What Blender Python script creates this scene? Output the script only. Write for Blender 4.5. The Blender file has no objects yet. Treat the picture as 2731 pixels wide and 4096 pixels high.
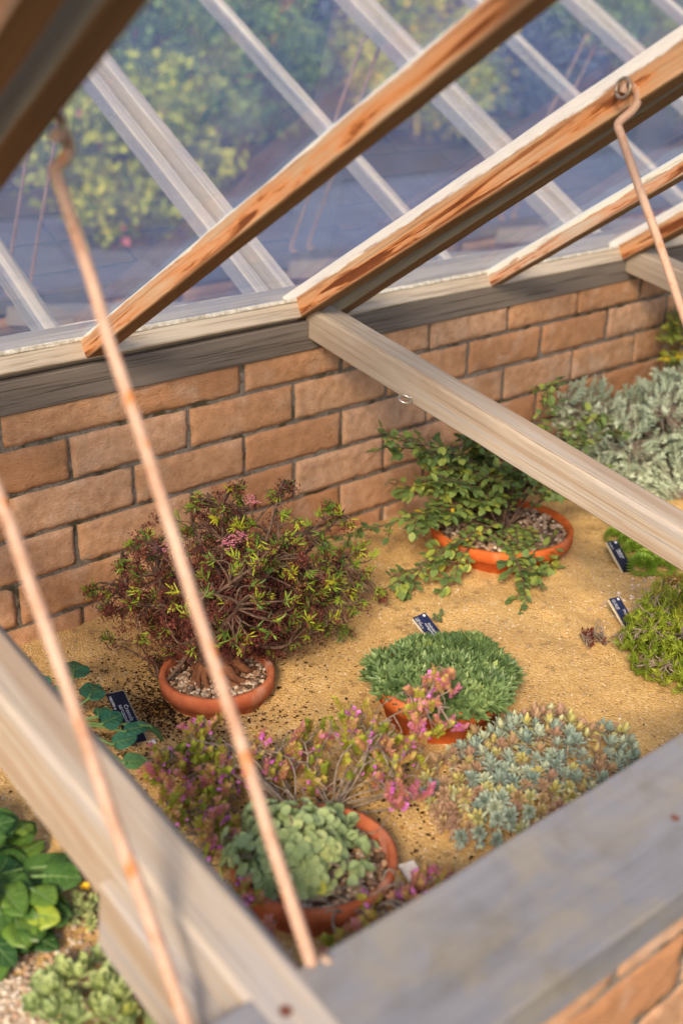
import bpy, bmesh, math, random
from mathutils import Vector, Matrix, Euler, noise
S = 0.1            # all lengths below are in decimetres; S turns them into metres
R = random.Random(7)
C = bpy.context.scene.collection
PI = math.pi
V = Vector

# ------------------------------------------------------------------ materials
def new_mat(name):
    m = bpy.data.materials.new(name); m.use_nodes = True
    nt = m.node_tree; nt.nodes.clear()
    return m, nt
class N:
    """tiny node helper"""
    def __init__(s, nt): s.nt = nt
    def n(s, t, **kw):
        x = s.nt.nodes.new(t)
        for k, v in kw.items():
            if k in x.inputs.keys() if hasattr(x.inputs, 'keys') else False: x.inputs[k].default_value = v
            else: setattr(x, k, v)
        return x
    def l(s, a, b): s.nt.links.new(a, b)
    def coord(s, scale=(1,1,1), kind='Object', rot=(0,0,0)):
        t = s.n('ShaderNodeTexCoord'); m = s.n('ShaderNodeMapping')
        m.inputs['Scale'].default_value = scale; m.inputs['Rotation'].default_value = rot
        s.l(t.outputs[kind], m.inputs['Vector']); return m.outputs[0]
    def noise(s, vec, scale=5, detail=6, rough=.6, dist=0, w=None):
        t = s.n('ShaderNodeTexNoise'); s.l(vec, t.inputs['Vector'])
        t.inputs['Scale'].default_value = scale; t.inputs['Detail'].default_value = detail
        t.inputs['Roughness'].default_value = rough; t.inputs['Distortion'].default_value = dist
        return t.outputs['Fac']
    def vor(s, vec, scale=5, out='Color', feature='F1'):
        t = s.n('ShaderNodeTexVoronoi'); t.feature = feature; s.l(vec, t.inputs['Vector'])
        t.inputs['Scale'].default_value = scale; return t.outputs[out]
    def ramp(s, fac, stops, interp='LINEAR'):
        t = s.n('ShaderNodeValToRGB'); s.l(fac, t.inputs['Fac']); r = t.color_ramp; r.interpolation = interp
        while len(r.elements) > 1: r.elements.remove(r.elements[-1])
        for i, (p, c) in enumerate(stops):
            e = r.elements[0] if i == 0 else r.elements.new(p)
            e.position = p
            e.color = (c, c, c, 1) if isinstance(c, (int, float)) else (*c, 1)
        return t.outputs['Color']
    def mix(s, fac, a, b, mode='MIX'):
        t = s.n('ShaderNodeMix'); t.data_type = 'RGBA'; t.blend_type = mode
        if isinstance(fac, (int, float)): t.inputs[0].default_value = fac
        else: s.l(fac, t.inputs[0])
        for i, x in ((6, a), (7, b)):
            if isinstance(x, tuple): t.inputs[i].default_value = (*x, 1)
            else: s.l(x, t.inputs[i])
        return t.outputs[2]
    def math(s, op, a, b=None, clamp=False):
        t = s.n('ShaderNodeMath'); t.operation = op; t.use_clamp = clamp
        for i, x in ((0, a), (1, b)):
            if x is None: continue
            if isinstance(x, (int, float)): t.inputs[i].default_value = x
            else: s.l(x, t.inputs[i])
        return t.outputs[0]
    def bump(s, h, strength=.5, dist=.002, normal=None):
        t = s.n('ShaderNodeBump'); s.l(h, t.inputs['Height'])
        t.inputs['Strength'].default_value = strength; t.inputs['Distance'].default_value = dist
        if normal: s.l(normal, t.inputs['Normal'])
        return t.outputs[0]
    def out(s, col, rough=.7, normal=None, metal=0, spec=.4, trans=0):
        p = s.n('ShaderNodeBsdfPrincipled'); o = s.n('ShaderNodeOutputMaterial')
        if isinstance(col, tuple): p.inputs['Base Color'].default_value = (*col, 1)
        else: s.l(col, p.inputs['Base Color'])
        if isinstance(rough, (int, float)): p.inputs['Roughness'].default_value = rough
        else: s.l(rough, p.inputs['Roughness'])
        p.inputs['Metallic'].default_value = metal; p.inputs['Specular IOR Level'].default_value = spec
        if normal: s.l(normal, p.inputs['Normal'])
        if trans:
            t = s.n('ShaderNodeBsdfTranslucent'); m = s.n('ShaderNodeMixShader'); m.inputs[0].default_value = trans
            if isinstance(col, tuple): t.inputs[0].default_value = (*col, 1)
            else: s.l(col, t.inputs[0])
            s.l(p.outputs[0], m.inputs[1]); s.l(t.outputs[0], m.inputs[2]); s.l(m.outputs[0], o.inputs[0])
        else: s.l(p.outputs[0], o.inputs[0])

def wood(name, axis, cols, stain=None, paint=None, blotch=None, bump=.5, ptop=.72, grain=1.0, streak=0, under=0):
    """axis: 0 grain along x, 1 grain along y. cols: dark, mid, light. stain/paint: strength of rust-brown stain / flaking white"""
    m, nt = new_mat(name); n = N(nt)
    def sc(a, b):
        v = [b, b, b]; v[axis] = a; return tuple(v)
    inf = n.n('ShaderNodeObjectInfo').outputs['Random']
    vec = n.coord(sc(1.2, 30))
    fine = n.noise(vec, 3.2, 6, .65)
    broad = n.noise(n.coord(sc(1.0, 9)), 1.7, 4, .55, .6)
    ring = n.noise(n.coord(sc(.25, 8)), 4.0, 3, .5, 1.5)
    g = n.math('ADD', n.math('MULTIPLY', fine, .55), n.math('MULTIPLY', ring, .45))
    col = n.ramp(g, [(.30, cols[0]), (.48, cols[1]), (.66, cols[2])])
    col = n.mix(n.math('MULTIPLY', broad, .5), col, n.ramp(broad, [(.35, cols[0]), (.6, cols[2])]))
    lines = n.ramp(n.noise(n.coord(sc(.8, 60)), 4.5, 2, .5), [(.36, 1.0), (.44, 0.0)])
    col = n.mix(n.math('MULTIPLY', lines, .35 * grain), col, tuple(c * .35 for c in cols[0]))
    if blotch:
        b = n.ramp(n.noise(n.coord(sc(5, 7)), 1.7, 5, .6, .6), [(.46, 0.0), (.60, 1.0)])
        col = n.mix(n.math('MULTIPLY', b, .5), col, blotch)
        b2 = n.ramp(n.noise(n.coord(sc(8, 10)), 1.4, 5, .65, .5), [(.5, 0.0), (.66, 1.0)])
        col = n.mix(n.math('MULTIPLY', b2, .38), col, tuple(c * .45 for c in blotch))
    if streak:
        s1 = n.noise(n.coord(sc(.8, 11)), 1.6, 5, .6, .8)
        col = n.mix(n.math('MULTIPLY', n.ramp(s1, [(.48, 0.0), (.60, 1.0)]), streak), col, (.31, .215, .145))
        col = n.mix(n.math('MULTIPLY', n.ramp(s1, [(.38, 1.0), (.48, 0.0)]), streak), col, (.33, .33, .36))
        k1 = n.noise(n.coord(sc(3.5, 14)), 1.0, 3, .5)
        col = n.mix(n.ramp(k1, [(.66, 0.0), (.70, .7)]), col, (.14, .07, .04))
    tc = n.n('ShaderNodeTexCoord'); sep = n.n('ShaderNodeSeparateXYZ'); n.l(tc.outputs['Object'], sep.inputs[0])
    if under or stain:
        und = n.ramp(n.math('MULTIPLY', sep.outputs[2], 25.0), [(.02, 1.0), (.05, 0.0)])  # undersides darker in the colour: unweathered brown plus painted-in shade
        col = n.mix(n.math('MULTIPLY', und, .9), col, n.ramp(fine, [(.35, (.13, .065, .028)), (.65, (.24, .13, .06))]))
    if stain:
        z = sep.outputs[2]                                           # thickness of the bar, metres
        st = n.noise(n.coord(sc(1.7, 24)), 1.5, 5, .6, 1.2)
        core = n.ramp(st, [(.36, 0.0), (.46, .55), (.52, 1.0)])
        zc = n.ramp(n.math('MULTIPLY', z, 25.0), [(.0, .0), (.14, .9), (.45, 1.0), (.72, .4), (.9, 0.0)])
        core = n.math('MULTIPLY', core, zc)
        col = n.mix(n.math('MULTIPLY', core, .92), col, (.66, .20, .03))
        dk = n.ramp(st, [(.485, 0.0), (.535, 1.0)])
        col = n.mix(n.math('MULTIPLY', n.math('MULTIPLY', dk, zc), .88), col, (.075, .016, .007))
    if paint:
        z = sep.outputs[2]
        fl = n.noise(n.coord(sc(6, 40)), 2.2, 6, .7)
        zz = n.math('ADD', n.math('MULTIPLY', z, 25.0), n.math('MULTIPLY', n.math('SUBTRACT', fl, .5), paint))
        pm = n.ramp(zz, [(ptop, 0.0), (ptop + .08, 1.0)])
        col = n.mix(pm, col, n.ramp(fine, [(.3, (.55, .50, .40)), (.45, (.80, .77, .68))]))
    nrm = n.bump(n.math('ADD', fine, n.math('MULTIPLY', lines, -.6)), bump, .0012)
    n.out(col, .72, nrm, spec=.25)
    return m

def leafmat(name, stops, rough=.5, trans=.2, spec=.35, vein=0):
    m, nt = new_mat(name); n = N(nt)
    a = n.n('ShaderNodeAttribute'); a.attribute_name = 'var'
    nz = n.noise(n.coord((1,1,1)), 90, 3, .6)
    f = n.math('ADD', a.outputs['Fac'], n.math('MULTIPLY', n.math('SUBTRACT', nz, .5), .14))
    col = n.ramp(f, stops)
    nrm = n.bump(n.noise(n.coord((1,1,1)), 350, 3, .6), .3, .001)
    n.out(col, rough, nrm, spec=spec, trans=trans)
    return m

def simple(name, c1, c2, scale=60, rough=.8, bump=.3, bd=.001, metal=0, spec=.3, detail=5):
    m, nt = new_mat(name); n = N(nt)
    f = n.noise(n.coord((1,1,1)), scale, detail, .65)
    n.out(n.ramp(f, [(.35, c1), (.65, c2)]), rough, n.bump(f, bump, bd), metal, spec)
    return m

M = {}
M['rafter'] = wood('weathered_rafter_wood', 1, [(.35, .29, .23), (.42, .36, .295), (.48, .42, .36)], bump=.5, grain=.7, streak=.6)
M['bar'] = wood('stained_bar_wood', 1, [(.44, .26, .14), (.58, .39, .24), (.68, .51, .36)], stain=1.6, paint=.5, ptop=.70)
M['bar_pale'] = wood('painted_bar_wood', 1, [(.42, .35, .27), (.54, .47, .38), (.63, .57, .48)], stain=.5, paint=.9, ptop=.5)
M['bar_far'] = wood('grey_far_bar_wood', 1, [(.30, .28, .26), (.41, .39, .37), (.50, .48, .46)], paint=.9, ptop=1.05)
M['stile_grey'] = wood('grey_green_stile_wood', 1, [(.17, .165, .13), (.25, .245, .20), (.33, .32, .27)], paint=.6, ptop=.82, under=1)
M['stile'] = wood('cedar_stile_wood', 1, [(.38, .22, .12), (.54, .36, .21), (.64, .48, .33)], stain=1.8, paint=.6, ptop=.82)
M['rail'] = wood('rail_wood', 0, [(.38, .30, .22), (.52, .44, .35), (.64, .57, .48)], bump=.8)
M['fascia'] = wood('grey_fascia_wood', 0, [(.11, .088, .075), (.165, .138, .12), (.22, .188, .165)], bump=.9, grain=1.6)
M['cap'] = wood('grey_cap_wood', 0, [(.20, .19, .18), (.30, .29, .27), (.40, .38, .35)])
M['sill'] = wood('grey_sill_wood', 0, [(.15, .16, .19), (.19, .195, .225), (.225, .23, .255)], blotch=(.27, .235, .17), grain=.0, bump=.25)
M['strip'] = wood('grey_strip_wood', 1, [(.34, .34, .32), (.44, .44, .41), (.52, .52, .48)])

# bricks
m, nt = new_mat('orange_brick'); n = N(nt)
a = n.n('ShaderNodeAttribute'); a.attribute_name = 'var'
v = n.coord((1, 1, 1)); nz = n.noise(v, 45, 7, .65); nf = n.noise(n.coord((1, 1, 2.4)), 150, 5, .7)
base = n.ramp(a.outputs['Fac'], [(0, (.55, .275, .14)), (.3, (.63, .34, .185)), (.6, (.68, .39, .225)), (1, (.73, .45, .29))])
col = n.mix(n.ramp(nz, [(.35, .65), (.6, 0.0)]), base, (.44, .225, .115))
effl = n.ramp(n.noise(v, 13, 6, .6, .4), [(.52, 0.0), (.68, 1.0)])
col = n.mix(n.math('MULTIPLY', n.math('MULTIPLY', effl, n.ramp(nf, [(.35, .2), (.6, 1.0)])), .6), col, (.68, .53, .43))
pits = n.ramp(nf, [(.30, 1.0), (.40, 0.0)])
col = n.mix(n.math('MULTIPLY', pits, .6), col, (.13, .062, .032))
col = n.mix(n.ramp(n.noise(v, 6, 4, .6), [(.56, 0.0), (.70, .3)]), col, (.16, .10, .05))
n.out(col, .9, n.bump(n.math('ADD', nf, n.math('MULTIPLY', nz, .6)), .9, .005), spec=.15); M['brick'] = m
m, nt = new_mat('grey_mortar'); n = N(nt); v = n.coord((1, 1, 1))
nz = n.noise(v, 160, 5, .7)
col = n.ramp(nz, [(.3, (.11, .095, .08)), (.6, (.27, .235, .20))])
col = n.mix(n.ramp(n.noise(v, 14, 5, .65), [(.50, 0.0), (.60, .85)]), col, (.045, .042, .02))
n.out(col, .95, n.bump(nz, .8, .002), spec=.1); M['mortar'] = m
# sand
m, nt = new_mat('sand'); n = N(nt); v = n.coord((1, 1, 1))
grain = n.vor(v, 330, 'Color'); gd = n.n('ShaderNodeSeparateColor'); n.l(grain, gd.inputs[0])
col = n.ramp(gd.outputs[0], [(0, (.42, .255, .10)), (.08, (.57, .36, .14)), (.5, (.64, .42, .165)), (.9, (.69, .48, .215)), (1, (.78, .62, .37))])
big = n.noise(v, 7, 5, .6)
col = n.mix(n.ramp(big, [(.42, 0.0), (.7, .4)]), col, (.52, .31, .12))
speck = n.vor(v, 95, 'Color'); sd = n.n('ShaderNodeSeparateColor'); n.l(speck, sd.inputs[0])
col = n.mix(n.ramp(sd.outputs[1], [(.95, 0.0), (.97, .4)]), col, (.20, .12, .06))
dist = n.vor(v, 330, 'Distance')
n.out(col, .95, n.bump(n.math('ADD', n.math('MULTIPLY', dist, -1.0), n.noise(v, 60, 5, .7)), .55, .003), spec=.15); M['sand'] = m
def terracotta(name, a, b, lime):
    m, nt = new_mat(name); n = N(nt); v = n.coord((1, 1, 1)); f = n.noise(v, 30, 6, .65)
    col = n.ramp(f, [(.33, a), (.66, b)])
    col = n.mix(n.math('MULTIPLY', n.ramp(n.noise(v, 11, 6, .7, .5), [(.52, 0.0), (.66, 1.0)]), lime), col, (.60, .42, .33))
    col = n.mix(n.ramp(n.noise(v, 17, 6, .7), [(.58, 0.0), (.68, .7)]), col, (.14, .055, .03))
    n.out(col, .85, n.bump(n.math('ADD', f, n.noise(v, 260, 3, .6)), .5, .001), spec=.2); return m
M['terracotta'] = terracotta('terracotta', (.36, .090, .040), (.52, .165, .075), .5)
M['terracotta_bright'] = terracotta('bright_terracotta', (.50, .10, .022), (.68, .17, .04), .25)
M['putty'] = simple('flaking_putty', (.42, .38, .30), (.78, .74, .66), 110, .8, .5, .001)
M['metal'] = simple('galvanised_wire', (.42, .40, .38), (.68, .66, .62), 150, .38, .2, .0005, .9, .5)
M['oldmetal'] = simple('rusty_ring', (.25, .16, .10), (.42, .36, .30), 200, .5, .3, .0005, .6, .5)
m, nt = new_mat('rod_paint'); n = N(nt); v = n.coord((1, 1, .6))
f = n.noise(v, 26, 6, .65)
col = n.ramp(f, [(.30, (.36, .19, .12)), (.44, (.47, .30, .22)), (.66, (.54, .38, .30))])
col = n.mix(n.ramp(n.noise(v, 55, 4, .6), [(.60, 0.0), (.66, .9)]), col, (.50, .17, .04))
f2 = n.noise(v, 140, 5, .7)
col = n.mix(n.ramp(f2, [(.56, 0.0), (.66, .6)]), col, (.30, .13, .06))
n.out(col, .62, n.bump(f2, .5, .001), spec=.3); M['rod'] = m
M['plate'] = simple('black_plate', (.008, .009, .022), (.014, .016, .036), 80, .32, .1, .0003, 0, .5)
M['plate_blue'] = simple('blue_black_plate', (.012, .018, .06), (.022, .03, .09), 80, .3, .1, .0003, 0, .5)
M['plate_edge'] = simple('cream_plastic', (.52, .46, .34), (.66, .60, .46), 80, .5, .1)
M['lettering'] = simple('white_lettering', (.62, .64, .70), (.72, .74, .78), 80, .6, .05)
M['white_tag'] = simple('white_tag', (.62, .62, .68), (.78, .78, .84), 60, .5, .1)
M['lead'] = simple('lead', (.05, .05, .06), (.11, .11, .12), 60, .6, .3)
# stones
m, nt = new_mat('pebbles'); n = N(nt); a = n.n('ShaderNodeAttribute'); a.attribute_name = 'var'
col = n.ramp(a.outputs['Fac'], [(0, (.10, .07, .055)), (.2, (.28, .17, .11)), (.4, (.45, .27, .17)), (.6, (.38, .31, .25)), (.8, (.58, .47, .36)), (1, (.72, .68, .60))])
n.out(col, .75, n.bump(n.noise(n.coord((1,1,1)), 400, 3, .6), .4, .001), spec=.3); M['pebble'] = m
m, nt = new_mat('soil'); n = N(nt); nz = n.noise(n.coord((1,1,1)), 120, 6, .7)
n.out(n.ramp(nz, [(.35, (.05, .032, .02)), (.65, (.20, .13, .085))]), .95, n.bump(nz, 1, .006), spec=.1); M['soil'] = m
M['litter'] = leafmat('dead_leaf_litter', [(0, (.022, .012, .008)), (.5, (.06, .028, .014)), (.85, (.15, .07, .025)), (1, (.45, .22, .03))], .9, 0, .1)
M['bark'] = simple('brown_bark', (.06, .035, .025), (.19, .12, .085), 130, .9, .8, .002)
M['bark_red'] = simple('red_bark', (.075, .028, .015), (.21, .085, .04), 70, .8, .9, .003)
M['twig'] = simple('grey_twig', (.14, .11, .09), (.34, .28, .23), 130, .9, .5, .001)
M['crassula'] = leafmat('crassula_leaf', [(0, (.05, .11, .02)), (.3, (.15, .26, .03)), (.55, (.38, .48, .035)), (.85, (.62, .50, .03)), (1, (.70, .34, .03))], .4, .15)
M['crassula_dead'] = leafmat('crassula_seedhead', [(0, (.035, .008, .008)), (.6, (.12, .026, .020)), (1, (.24, .07, .04))], .8, 0)
M['pinkflower'] = leafmat('pink_flower', [(0, (.55, .12, .20)), (1, (.80, .36, .42))], .6, .2)
M['mat'] = leafmat('mat_leaf', [(0, (.07, .13, .05)), (.5, (.17, .27, .10)), (.85, (.28, .38, .15)), (1, (.42, .50, .08))], .42, .15)
M['round'] = leafmat('oval_leaf', [(0, (.07, .13, .05)), (.45, (.19, .28, .08)), (.75, (.38, .43, .07)), (1, (.62, .42, .02))], .5, .2)
M['bract'] = leafmat('bract', [(0, (.26, .36, .05)), (.3, (.52, .55, .07)), (.5, (.66, .50, .16)), (.72, (.70, .34, .24)), (1, (.68, .24, .42))], .6, .45)
M['magenta'] = leafmat('magenta_flower', [(0, (.66, .14, .62)), (1, (.85, .32, .78))], .5, .3)
M['glaucous'] = leafmat('glaucous_leaf', [(0, (.25, .35, .16)), (.5, (.42, .54, .26)), (.85, (.56, .64, .28)), (1, (.62, .64, .10))], .6, .2)
M['rosette'] = leafmat('rosette_leaf', [(0, (.20, .30, .28)), (.35, (.40, .49, .41)), (.5, (.54, .60, .44)), (.6, (.52, .50, .15)), (.72, (.46, .33, .19)), (1, (.42, .26, .21))], .7, .08)
M['artem'] = leafmat('silver_leaf', [(0, (.28, .38, .28)), (.5, (.48, .57, .43)), (1, (.66, .72, .56))], .8, .1)
M['heath'] = leafmat('heath_leaf', [(0, (.14, .22, .02)), (.5, (.30, .38, .035)), (.75, (.45, .45, .06)), (.88, (.48, .26, .09)), (1, (.40, .12, .06))], .55, .2)
M['cushion'] = leafmat('cushion_leaf', [(0, (.12, .25, .03)), (.5, (.28, .44, .05)), (1, (.44, .56, .08))], .5, .15)
M['bigleaf'] = leafmat('broad_leaf', [(0, (.02, .07, .022)), (.5, (.07, .16, .03)), (.85, (.16, .28, .04)), (1, (.30, .40, .05))], .38, .15)
M['tealleaf'] = leafmat('teal_leaf', [(0, (.025, .12, .07)), (.6, (.05, .19, .11)), (1, (.12, .24, .06))], .45, .15)
M['yellow'] = leafmat('yellow_flower', [(0, (.80, .50, .02)), (1, (.85, .62, .03))], .6, .1)

def glass_mat():
    m, nt = new_mat('blue_haze_glass'); n = N(nt)
    tr = n.n('ShaderNodeBsdfTransparent'); tr.inputs[0].default_value = (.93, .95, .95, 1)
    gl = n.n('ShaderNodeBsdfGlossy'); gl.inputs['Roughness'].default_value = .015
    fr = n.n('ShaderNodeFresnel'); fr.inputs['IOR'].default_value = 1.38
    a = n.n('ShaderNodeMixShader'); n.l(n.math('MULTIPLY', fr.outputs[0], .16), a.inputs[0]); n.l(tr.outputs[0], a.inputs[1]); n.l(gl.outputs[0], a.inputs[2])
    df = n.n('ShaderNodeBsdfDiffuse'); df.inputs[0].default_value = (.30, .44, .80, 1)  # blue scattering layer: sky haze painted into the pane colour
    tl = n.n('ShaderNodeBsdfTranslucent'); tl.inputs[0].default_value = (.30, .46, .95, 1)
    d = n.n('ShaderNodeMixShader'); d.inputs[0].default_value = .6; n.l(df.outputs[0], d.inputs[1]); n.l(tl.outputs[0], d.inputs[2])
    haze = n.ramp(n.noise(n.coord((1, .5, 1)), 7, 6, .6, .5), [(.3, .12), (.7, .28)])
    b = n.n('ShaderNodeMixShader'); n.l(haze, b.inputs[0]); n.l(a.outputs[0], b.inputs[1]); n.l(d.outputs[0], b.inputs[2])
    o = n.n('ShaderNodeOutputMaterial'); n.l(b.outputs[0], o.inputs[0])
    return m
M['glass'] = glass_mat()

# ------------------------------------------------------------------ mesh helpers
class MB:
    def __init__(s): s.v = []; s.f = []; s.a = []
    def add(s, vs, fs, var=0.5):
        o = len(s.v); s.v.extend([(p[0], p[1], p[2]) for p in vs])
        s.f.extend([tuple(i + o for i in f) for f in fs]); s.a.extend([var] * len(fs))
    def build(s, name, mat, parent=None, smooth=False, origin=None, local=False):
        """coordinates are world decimetres unless local; origin: object origin in dm (world)"""
        me = bpy.data.meshes.new(name)
        if local or parent is None and origin is None: off = V((0, 0, 0))
        elif origin is not None and parent is None: off = V(origin)
        else: off = parent.location / S
        me.from_pydata([((p[0] - off[0]) * S, (p[1] - off[1]) * S, (p[2] - off[2]) * S) for p in s.v], [], s.f)
        at = me.attributes.new('var', 'FLOAT', 'FACE'); at.data.foreach_set('value', s.a)
        if smooth: me.polygons.foreach_set('use_smooth', [True] * len(me.polygons))
        me.materials.append(M[mat]); me.update()
        o = bpy.data.objects.new(name, me); C.objects.link(o)
        if parent is not None: o.parent = parent
        elif not local: o.location = off * S
        return o
def tag(o, label=None, cat=None, group=None, kind=None):
    if label: o['label'] = label
    if cat: o['category'] = cat
    if group: o['group'] = group
    if kind: o['kind'] = kind
    return o
def empty(name, loc, label, cat, group=None, rot=(0, 0, 0)):
    o = bpy.data.objects.new(name, None); o.empty_display_size = .03
    o.location = V(loc) * S; o.rotation_euler = rot; C.objects.link(o)
    return tag(o, label, cat, group)
def copy_tree(o, parent=None):
    c = o.copy(); C.objects.link(c)
    if parent is not None: c.parent = parent
    for ch in list(o.children): copy_tree(ch, c)
    return c
def frame_from(d):
    d = V(d).normalized(); a = V((0, 0, 1)) if abs(d.z) < .92 else V((1, 0, 0))
    u = d.cross(a).normalized(); w = d.cross(u).normalized(); return d, u, w
def tube(mb, pts, radii, n=6, var=.5, cap=True):
    pts = [V(p) for p in pts]; k = len(pts)
    if not isinstance(radii, (list, tuple)): radii = [radii] * k
    vs = []; d0 = (pts[1] - pts[0]); _, u, w = frame_from(d0)
    for i, p in enumerate(pts):
        d = (pts[min(i + 1, k - 1)] - pts[max(i - 1, 0)]).normalized()
        u = (u - d * u.dot(d)).normalized(); w = d.cross(u)
        for j in range(n):
            t = 2 * PI * j / n; vs.append(p + (u * math.cos(t) + w * math.sin(t)) * radii[i])
    fs = [(i * n + j, i * n + (j + 1) % n, (i + 1) * n + (j + 1) % n, (i + 1) * n + j) for i in range(k - 1) for j in range(n)]
    if cap: fs += [tuple(range(n - 1, -1, -1)), tuple(range((k - 1) * n, k * n))]
    mb.add(vs, fs, var)
def smooth_path(ctrl, seg=6):
    ctrl = [V(c) for c in ctrl]; out = []
    P = [ctrl[0] * 2 - ctrl[1]] + ctrl + [ctrl[-1] * 2 - ctrl[-2]]
    for i in range(1, len(P) - 2):
        for s_ in range(seg):
            t = s_ / seg; a, b, c, d = P[i - 1], P[i], P[i + 1], P[i + 2]
            out.append(.5 * ((2 * b) + (c - a) * t + (2 * a - 5 * b + 4 * c - d) * t * t + (3 * b - a - 3 * c + d) * t ** 3))
    out.append(ctrl[-1]); return out
def board(mb, a0, a1, sec, axis, seg=24, wob=.006, seed=0, var=.5, shear=None):
    """prism: cross-section polygon sec (ccw list of 2D) swept along axis (0=x, 1=y) from a0 to a1, with slightly worn edges"""
    n = len(sec); vs = []
    # soften corners: replace each corner by two points
    s2 = []
    for i in range(n):
        p = V(sec[i]); q = V(sec[i - 1]); r = V(sec[(i + 1) % n])
        b = .022
        s2.append(p + (q - p).normalized() * min(b, (q - p).length * .3)); s2.append(p + (r - p).normalized() * min(b, (r - p).length * .3))
    k = len(s2)
    for i in range(seg + 1):
        t = a0 + (a1 - a0) * i / seg
        for j, p in enumerate(s2):
            w = noise.noise(V((t * .7, j // 2 * 3.1 + seed, seed * 1.7))) * wob + noise.noise(V((t * 4, j * 2.1 + seed, 5.5))) * wob * .6
            w2 = noise.noise(V((t * .8 + 9, j // 2 * 2.3 + seed, 1.0))) * wob
            if axis == 1: vs.append((p[0] + w, t, p[1] + w2))
            else: vs.append((t, p[0] + w, p[1] + w2))
    fs = [(i * k + j, i * k + (j + 1) % k, (i + 1) * k + (j + 1) % k, (i + 1) * k + j) for i in range(seg) for j in range(k)]
    fs += [tuple(range(k - 1, -1, -1)), tuple(range(seg * k, (seg + 1) * k))]
    if axis == 1: fs = [f[::-1] for f in fs]
    mb.add(vs, fs, var)
def rect(x0, x1, z0, z1): return [(x0, z0), (x1, z0), (x1, z1), (x0, z1)]
def box(mb, x0, x1, y0, y1, z0, z1, var=.5):
    vs = [(x, y, z) for z in (z0, z1) for y in (y0, y1) for x in (x0, x1)]
    mb.add(vs, [(0, 2, 3, 1), (4, 5, 7, 6), (0, 1, 5, 4), (2, 6, 7, 3), (0, 4, 6, 2), (1, 3, 7, 5)], var)
def stone(mb, p, r, var, rnd, flat=.7):
    vs = []; q = Euler((rnd.uniform(0, 6), rnd.uniform(0, 6), rnd.uniform(0, 6))).to_matrix()
    for c in ((1,0,0),(-1,0,0),(0,1,0),(0,-1,0),(0,0,1),(0,0,-1)):
        d = q @ V(c) * r * rnd.uniform(.7, 1.25); d.z *= flat; vs.append(V(p) + d)
    # octahedron plus cut mid points -> 14-vertex rounded stone
    fs = [(0,2,4),(2,1,4),(1,3,4),(3,0,4),(2,0,5),(1,2,5),(3,1,5),(0,3,5)]
    vs2 = list(vs); em = {}; c0 = V(p); out = []
    def mid(a, b):
        k = (min(a, b), max(a, b))
        if k not in em:
            mm = (vs[a] + vs[b]) / 2 - c0; mm = mm.normalized() * (((vs[a] - c0).length + (vs[b] - c0).length) / 2) * .92
            em[k] = len(vs2); vs2.append(c0 + mm)
        return em[k]
    for a, b, c in fs:
        ab, bc, ca = mid(a, b), mid(b, c), mid(c, a); out += [(a, ab, ca), (ab, b, bc), (ca, bc, c), (ab, bc, ca)]
    mb.add(vs2, out, var)

# leaf primitives ------------------------------------------------
def leaf(mb, p, d, up, L, W, var, shape=(.35, 1, .75), curl=0.0, fold=.18):
    """lanceolate/oval leaf with a mid-rib, starting at p along d"""
    d = V(d).normalized(); s_ = d.cross(V(up))
    if s_.length < 1e-3: s_ = d.orthogonal()
    s_.normalize(); u = s_.cross(d)
    k = len(shape); vs = [V(p)]; fs = []
    for i, w in enumerate(shape):
        t = (i + 1) / (k + 1); c = V(p) + d * L * t - u * curl * L * t * t
        vs += [c + s_ * W * w * .5 + u * fold * W * w * .5, c, c - s_ * W * w * .5 + u * fold * W * w * .5]
    vs.append(V(p) + d * L - u * curl * L)
    fs += [(0, 2, 1), (0, 3, 2)]
    for i in range(k - 1):
        a = 1 + 3 * i; b = a + 3; fs += [(a, a + 1, b + 1, b), (a + 1, a + 2, b + 2, b + 1)]
    a = 1 + 3 * (k - 1); e = len(vs) - 1; fs += [(a, a + 1, e), (a + 1, a + 2, e)]
    mb.add(vs, fs, var)
def fat(mb, p, d, L, w, var, bend=0.0):
    """succulent leaf: fat spindle"""
    d, u, s_ = frame_from(d); vs = [V(p)]
    for t, k in ((.35, 1), (.75, .85)):
        c = V(p) + d * L * t + V((0, 0, bend * L * t * t))
        vs += [c + u * w * k * .5, c + s_ * w * k * .4, c - u * w * k * .5, c - s_ * w * k * .4]
    vs.append(V(p) + d * L + V((0, 0, bend * L)))
    fs = [(0, 1 + j, 1 + (j + 1) % 4) for j in range(4)] + [(1 + j, 5 + j, 5 + (j + 1) % 4, 1 + (j + 1) % 4) for j in range(4)] + [(9, 5 + (j + 1) % 4, 5 + j) for j in range(4)]
    mb.add(vs, fs, var)
def disc(mb, p, nrm, r, var, n=9, cup=.2, squash=1.0, wav=0.0, rnd=None):
    d, u, s_ = frame_from(nrm); vs = [V(p)]
    for ring, rr in ((0, .55), (1, 1.0)):
        for j in range(n):
            t = 2 * PI * j / n; k = rr * r * (1 + (rnd.uniform(-.08, .08) if rnd else 0))
            z = cup * r * rr * rr + wav * r * math.sin(3 * t) * rr
            vs.append(V(p) + u * math.cos(t) * k + s_ * math.sin(t) * k * squash + d * z)
    fs = [(0, 1 + j, 1 + (j + 1) % n) for j in range(n)] + [(1 + j, 1 + n + j, 1 + n + (j + 1) % n, 1 + (j + 1) % n) for j in range(n)]
    mb.add(vs, fs, var)
def rdir(rnd, up=0.0):
    while True:
        d = V((rnd.uniform(-1, 1), rnd.uniform(-1, 1), rnd.uniform(-1, 1)))
        if .1 < d.length < 1:
            d.normalize(); d.z += up; return d.normalized()
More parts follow.
